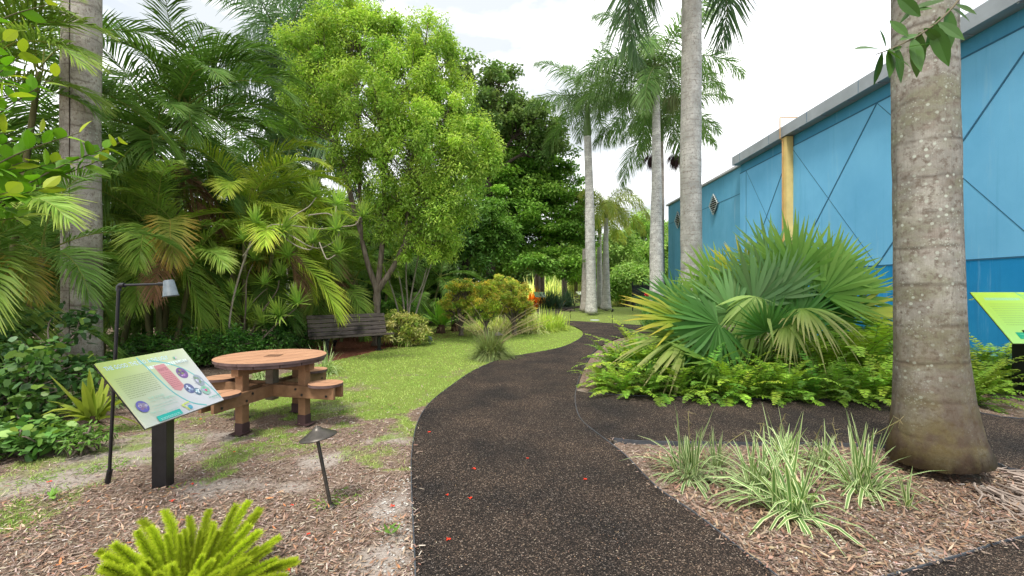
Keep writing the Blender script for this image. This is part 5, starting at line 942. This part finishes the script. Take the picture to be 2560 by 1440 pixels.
def put_fan(kind, px, py, Y, dpx, dpy, dY, nrmv, s_=1.):
    hub = at(px, py, Y); tip_ = at(px + dpx, py + dpy, Y + dY); x_ = nrm(tip_ - hub); z_ = np.array(nrmv, float); z_ = nrm(z_ - x_ * (z_ @ x_)); y_ = np.cross(z_, x_)
    M = Matrix(((x_[0], y_[0], z_[0], hub[0] - base[0]), (x_[1], y_[1], z_[1], hub[1] - base[1]), (x_[2], y_[2], z_[2], hub[2]), (0, 0, 0, 1)))
    o = link('fan_leaf', FAN[kind], fp); o.matrix_local = M @ Matrix.Diagonal((s_, s_, s_, 1))
    b = Bag(); e = hub - [base[0], base[1], 0]; P = smooth_line([(0, 0, .1), e * .5 + [0, 0, .12], e], 10); add_tube(b, P, np.linspace(.022, .012, 10), 6, (.13, .19, .05)); b.obj('petiole', LEAF, fp)
for a in [('dark', 1795, 808, 6.9, -90, 40, -.25, (.15, -1, .45), 1.0), ('yellow', 1705, 800, 7.1, -120, -45, .0, (0, -.5, 1), 1.05), ('tan', 1715, 850, 6.9, -130, -15, -.1, (0, -.35, 1), 1.1), ('green', 1755, 800, 7.5, 10, -120, .1, (0, -1, .3), .95), ('grey', 1885, 760, 7.4, -20, -120, .05, (.1, -1, .2), 1.05), ('green', 1985, 690, 7.8, 15, -130, .1, (0, -1, .15), 1.15), ('grey', 1925, 668, 8.1, -15, -130, .2, (.2, -1, .1), 1.0), ('green', 2070, 685, 8.2, 50, -120, .2, (-.2, -1, .2), 1.0),
          ('grey', 1935, 745, 7.6, -30, -120, .1, (-.2, -1, .1), 1.0), ('green', 2055, 735, 7.7, 90, -90, .1, (-.3, -1, .4), 1.05), ('green', 2110, 740, 8.0, 110, -70, .2, (-.2, -.8, .7), 1.1), ('yellow', 2120, 780, 7.8, 130, -40, 0, (0, -.5, 1), 1.05), ('pale', 1890, 740, 6.9, 5, 60, -.4, (0, -.8, .8), .75), ('dark', 1915, 828, 6.8, 15, -70, -.2, (0, -1, .4), .62),
          ('green', 1800, 720, 8.3, -60, -100, .2, (.2, -1, .3), .95), ('yellow', 1865, 705, 8.2, -10, -120, .1, (.1, -1, .2), .9), ('tan', 2000, 770, 7.0, 70, 10, -.5, (0, -.6, .8), .9), ('grey', 1830, 780, 7.2, -60, -90, .0, (.2, -1, .3), .9), ('dark', 1690, 760, 8.2, -60, -80, .3, (.2, -1, .5), .8), ('green', 1780, 905, 6.7, -100, -40, -.2, (0, -.5, 1), .8), ('tan', 1960, 800, 6.9, 60, 60, -.4, (0, -1, .3), .65), ('dark', 1990, 800, 7.6, 40, -80, 0, (0, -1, .3), .85), ('green', 1870, 800, 7.8, -20, -90, 0, (.1, -1, .3), .9), ('green', 1950, 770, 8.0, 20, -90, 0, (0, -1, .3), .9), ('dark', 2060, 790, 7.9, 60, -60, 0, (0, -1, .4), .85), ('dark', 1730, 830, 7.6, -80, -30, 0, (0, -1, .5), .8)]: put_fan(*a)
# ------------------------------------------------------------------ dracaena with winding white branches
ROS = strap(60, .44, .036, (-5, 85), .30, (.22, .37, .07), 290, fold=.2, spread=.006, nseg=3, prof=[.9, 1, .7, .05], tip=(.36, .46, .08)).mesh('leaf_rosette', LEAF)
YR = 9.0
def dracaena(label, base_px, lines_, ros, Y=YR, mat=WHITEBARK, group='dracaenas in the thicket', r=.0125, rsz=1.):
    bx, by = GX_(base_px, Y), Y; t_ = thing('dracaena', label, 'plant', (bx, by, 0), 0, group); b = Bag(); g = np.random.default_rng(base_px)
    for L_ in lines_:
        P = np.array([at(px, min(py, 2000), Y) for px, py in L_]); P[:, 1] += np.cumsum(g.normal(0, .05, len(P))); P[:, 2] = np.maximum(P[:, 2], 0); P -= [bx, by, 0]; S_ = smooth_line(P, 6 * len(P)); add_tube(b, S_, np.linspace(r * (1.6 if L_[0][1] > 800 else 1), r * .8, len(S_)), 7)
    b.obj('branches', mat, t_, True)
    for (px, py) in ros:
        o = link('leaf_rosette', ROS, t_); p = at(px, py, Y) - [bx, by, 0]; o.location = p; o.rotation_euler = (g.normal(0, .25), g.normal(0, .25), g.uniform(0, 6)); o.scale = (rsz * g.uniform(.85, 1.15),) * 3
dracaena('dracaena with winding white branches and spiky leaf rosettes against the thicket', 560, [[(560, 900), (575, 760), (610, 640), (640, 573), (690, 583), (735, 612), (770, 622), (780, 608)], [(700, 560), (740, 535), (770, 515), (786, 490)], [(735, 592), (775, 615), (800, 617), (828, 600), (841, 580)], [(800, 572), (850, 566), (890, 562), (908, 545)], [(775, 538), (820, 534), (838, 540), (841, 514)], [(800, 605), (815, 635), (825, 648), (845, 638)], [(640, 573), (690, 575), (735, 592)], [(610, 640), (660, 570), (700, 560), (800, 572)]],
          [(786, 487), (841, 510), (909, 541), (841, 576), (703, 582), (781, 606), (846, 634), (640, 560), (610, 600)])
dracaena('many-stemmed dracaena in shade between the hedge and the bench', 610, [[(600, 890), (590, 800), (560, 720), (570, 680)], [(610, 890), (640, 800), (690, 730), (700, 700)], [(605, 890), (620, 780), (625, 700), (640, 660)], [(600, 880), (560, 800), (530, 760), (500, 700)], [(620, 890), (680, 820), (740, 770)], [(590, 800), (640, 740), (660, 720)]],
          [(570, 670), (700, 690), (640, 650), (500, 690), (745, 760), (660, 710), (590, 740), (545, 640), (720, 640), (610, 790), (660, 810), (530, 780), (700, 790)], 9.6, BARK_GREY, rsz=1.05)
dracaena('bare-stemmed shrub with thin upright branches right of the bright tree', 1020, [[(1015, 850), (1010, 780), (1000, 700), (985, 640)], [(1018, 850), (1025, 760), (1035, 690), (1050, 610)], [(1012, 850), (1000, 790), (985, 730), (960, 660)], [(1020, 850), (1040, 780), (1065, 700), (1085, 640)], [(1018, 850), (1018, 760), (1015, 680), (1020, 620)], [(1025, 760), (1055, 720), (1070, 670)]],
          [(1050, 610), (1085, 640), (1018, 620), (985, 640), (1070, 665)], 13.6, WHITEBARK, r=.022, rsz=.9)
# small deep-shade filler plants under the palms
for i, (px, Y, lb) in enumerate([(300, 10, 'low shaded palm seedlings behind the left end of the hedge'), (420, 11, 'low shaded palm seedlings behind the hedge left of the table'), (540, 12, 'low shaded palm seedlings behind the hedge above the table'), (880, 14, 'low shaded palm seedlings behind the bench'), (1060, 19, 'low shaded palm seedlings right of the bright tree')]):
    t_ = thing('palm_seedlings', lb, 'palm', (GX_(px, Y), Y, 0), 0, 'low palms in the shade'); add_fronds(t_, ARE_D, 12, .1, .62, pmin=10)
# far bed: dark palmetto, orange croton, distant trunks
for i, (px, py, s_, lb) in enumerate([(1385, 775, 2.4, 'dark bluish palmetto bush right of the distant sign'), (1425, 770, 2.1, 'dark bluish palmetto bush nearest the dead palm stub')]):
    x, y = G(px, py); t_ = thing('palmetto_bush', lb, 'bush', (x, y + 3, 0), i, 'distant palmetto bushes'); o = strap(260, .75, .03, (5, 85), .15, (.07, .13, .075), 400 + i, spread=.15, nseg=3).obj('leaves', LEAF, t_); o.scale = (s_,) * 3
x, y = G(1338, 772); t_ = thing('orange_croton', 'bright orange and yellow long-leaved plant left of the distant sign', 'plant', (x, y + 2, 0)); o = strap(240, 1.0, .05, (20, 88), .5, (.85, .42, .05), 410, spread=.2, nseg=3, colvar=.4).obj('leaves', LEAF, t_); o.scale = (1.7,) * 3
x, y = G(1352, 770); x += .8; t_ = thing('orange_croton', 'thin orange-leaved plant just right of the distant sign', 'plant', (x + .3, y + 2, 0)); o = strap(90, .8, .04, (20, 88), .5, (.55, .30, .08), 411, spread=.2, nseg=3, colvar=.4).obj('leaves', LEAF, t_); o.scale = (1.5,) * 3
for i, (px, Y, h, lb) in enumerate([(1343, 37, 5, 'left trunk of the pair behind the distant sign'), (1355, 37.5, 5, 'right trunk of the pair behind the distant sign'), (1411, 39, 4.5, 'cabbage palm trunk behind the dark palmetto bushes')]):
    t_ = thing('cabbage_palm', lb, 'palm tree', (GX_(px, Y), Y, 0), 0, 'cabbage palms behind the far bed'); b = Bag(); add_tube(b, [(0, 0, -.1), (0, 0, h / 2), (0, 0, h)], .22, 12); b.obj('trunk', BARK_GREY, t_, True)
    o = strap(160, 1.5, .07, (-60, 80), .3, (.07, .12, .05), 420 + i, spread=.1, nseg=3).obj('crown', LEAF, t_); o.location = (0, 0, h)
for i, (px, Y, s_) in enumerate([(1385, 46, 3.2), (1430, 50, 3.4), (1340, 48, 3), (1560, 40, 2.8), (1600, 42, 2.8), (1240, 44, 3)]):
    t_ = thing('tall_grass_clump', 'pale tall grass clump in the sunlit field ' + ['above the left dark palmetto bush', 'above the right dark palmetto bush', 'left of the distant sign', 'left of the black fence', 'behind the black fence', 'behind the rusty shrubs'][i], 'grass clump', (GX_(px, Y), Y, 0), i, 'pale tall grass beyond the far bed'); o = link('blades', LIR, t_); o.scale = (s_,) * 3
# pink flowers by the speckled palm
x, y = GX_(1622, 16), 16.; t_ = thing('pink_flowers', 'stems with bright pink-red flowers left of the speckled palm base', 'flowers', (x, y, 0)); strap(30, .9, .05, (50, 88), .3, (.07, .16, .04), 430, spread=.1).obj('leaves', LEAF, t_)
b = Bag()
for (dx, dz) in [(-.08, 1.33), (.06, 1.36), (.16, 1.31)]: add_tube(b, [(0, 0, 0), (dx, 0, dz)], .006, 5, (.12, .2, .05)); D = rdir(g, 60); blades(b, np.tile([dx, 0, dz], (60, 1)), D, perp(D, g), .09, .03, .2, 2, None, 0, (.75, .05, .12), .2, g)
b.obj('flower_heads', LEAF, t_)
# ------------------------------------------------------------------ near overhanging leaves
def spray(b, twig, pts, n, ls, lw, col, g, droopv=.25, top=None):
    S_ = smooth_line(pts, 20); add_tube(twig, S_, np.linspace(.006, .002, 20), 6, (.12, .11, .06)); T = nrm(np.gradient(S_, axis=0))
    t = np.linspace(.15, 1, n); i = (t * 19).astype(int); P = S_[i]; a = np.arange(n) * 2.4; Td = T[i]; ref = perp(Td, g); B2 = np.cross(Td, ref)
    D = nrm(Td * .7 + ref * np.cos(a)[:, None] + B2 * np.sin(a)[:, None] * .6 + [0, 0, .1]); Nn = nrm(g.normal(0, .5, (n, 3)) + [0, 0, 1]); S2 = nrm(np.cross(D, Nn))
    cc = np.tile(col, (n, 1)).astype(float)
    if top is not None: k = np.clip((t[:, None] - .90) * 9, 0, 1); cc = cc * (1 - k) + np.array(top) * k
    blades(b, P, D, S2, ls * g.uniform(.7, 1.2, n), lw * g.uniform(.8, 1.1, n), droopv, 4, [.25, .9, 1, .7, .06], .18, cc, .2, g)
g = np.random.default_rng(500); Yn = 2.6; t_ = thing('broadleaf_shrub', 'near shrub with large bright yellow-green leaves reaching in from the left edge', 'shrub', (-3.75, 2.5, 0)); bs = np.array([-3.75, 2.5, 0]); b = Bag(); tw = Bag()
add_tube(tw, smooth_line([(0, 0, 0), (-.02, .05, .8), (.1, .02, 1.5), (.15, 0, 2.4), (.2, 0, 3.1)], 14), np.linspace(.03, .012, 14), 8, (.12, .1, .07))
for (px, py, sx, sy, n) in [(60, 130, -200, 400, 26), (140, 190, -150, 420, 20), (20, 240, -250, 420, 26), (100, 330, -200, 480, 24), (300, 355, -80, 560, 34), (250, 400, -120, 600, 30), (150, 400, -200, 560, 30), (110, 470, -200, 600, 28), (40, 420, -250, 520, 26), (60, 540, -220, 640, 26), (200, 330, -150, 500, 18), (10, 330, -300, 500, 24), (20, 190, -260, 420, 22), (70, 400, -240, 560, 26), (20, 480, -240, 600, 22), (10, 100, -250, 300, 16), (120, 10, -100, 120, 5)]:
    Yy = Yn + g.uniform(-.25, .35); e = at(px, py, Yy); s0 = at(sx, sy, Yy - .1); mid_ = (e + s0) / 2 + [0, 0, .05]; spray(b, tw, np.array([s0, mid_, e]) - bs, int(n * .8), .118, .068, (.085, .20, .010), g, .2, (.27, .33, .02))
b.obj('leaves', LEAF, t_); tw.obj('stems', MATTE, t_)
g = np.random.default_rng(510); t_ = thing('overhanging_tree', 'dark-leaved branch hanging into view in front of the big trunk at upper right', 'tree', (3.6, 1.2, 0)); bs = np.array([3.6, 1.2, 0]); b = Bag(); tw = Bag(); YB = 2.0
add_tube(tw, smooth_line([(0, 0, 0), (0, .05, 1.5), (-.1, .1, 2.6), (-.5, .4, 3.3), (-1.2, .7, 3.4)], 16), np.linspace(.07, .02, 16), 10, (.2, .17, .13))
def hang(pts): return np.array([at(px, py, YB) for px, py in pts]) - bs
L1 = hang([(2520, -180), (2440, -60), (2370, 30), (2300, 85), (2230, 120), (2190, 135)]); S_ = smooth_line(L1, 24); add_tube(tw, S_, np.linspace(.006, .002, 24), 6, (.16, .14, .09))
add_tube(tw, smooth_line([(-1.2, .7, 3.4), L1[0] + [0, 0, .1], L1[0]], 8), .007, 6, (.16, .14, .09))
L2 = hang([(2370, 30), (2330, 50), (2290, 80)])
leaves_ = [(2200, 122, -85, 5), (2215, 118, -25, -45), (2225, 120, -28, 85), (2240, 115, 25, 80), (2250, 100, 60, -25), (2215, 125, 10, 90), (2280, 95, 10, 85), (2270, 90, -35, -55), (2300, 80, 25, 95), (2330, 60, 45, 95), (2345, 55, 40, 60), (2310, 70, 50, 30), (2380, 20, 60, 20), (2390, 10, 35, 35), (2300, 40, -45, -70), (2330, 20, -60, -15), (2360, 0, -70, 5), (2260, 120, 50, 10), (2205, 130, 5, 70), (2140, -15, -10, 22), (2155, -12, 18, 14), (2370, 20, 20, 90), (2350, 40, -10, 70), (2230, 128, 30, -20), (2290, 10, -20, 40)]
P = np.array([at(a[0], a[1], YB) for a in leaves_]) - bs; D0 = np.array([[a[2], 0, -a[3]] for a in leaves_], float); Ls = np.linalg.norm(D0, axis=1) / F * YB; D = nrm(D0 + np.c_[g.normal(0, 1, len(P)) * 0, g.normal(0, 30, len(P)), g.normal(0, 1, len(P)) * 0]); Nn = nrm(np.c_[g.normal(0, .5, len(P)), -np.ones(len(P)), g.normal(.3, .5, len(P))]); S2 = nrm(np.cross(D, Nn))
blades(b, P, D, S2, Ls, Ls * .33, .08, 5, [.15, .7, 1, .95, .6, .05], .2, (.05, .12, .02), .25, g); b.obj('leaves', leaf_mat('branch_leaf', .35, .3, .4), t_); tw.obj('branches', MATTE, t_)
print('faces', sum(len(m_.polygons) for m_ in bpy.data.meshes), 'objects', len(bpy.data.objects))
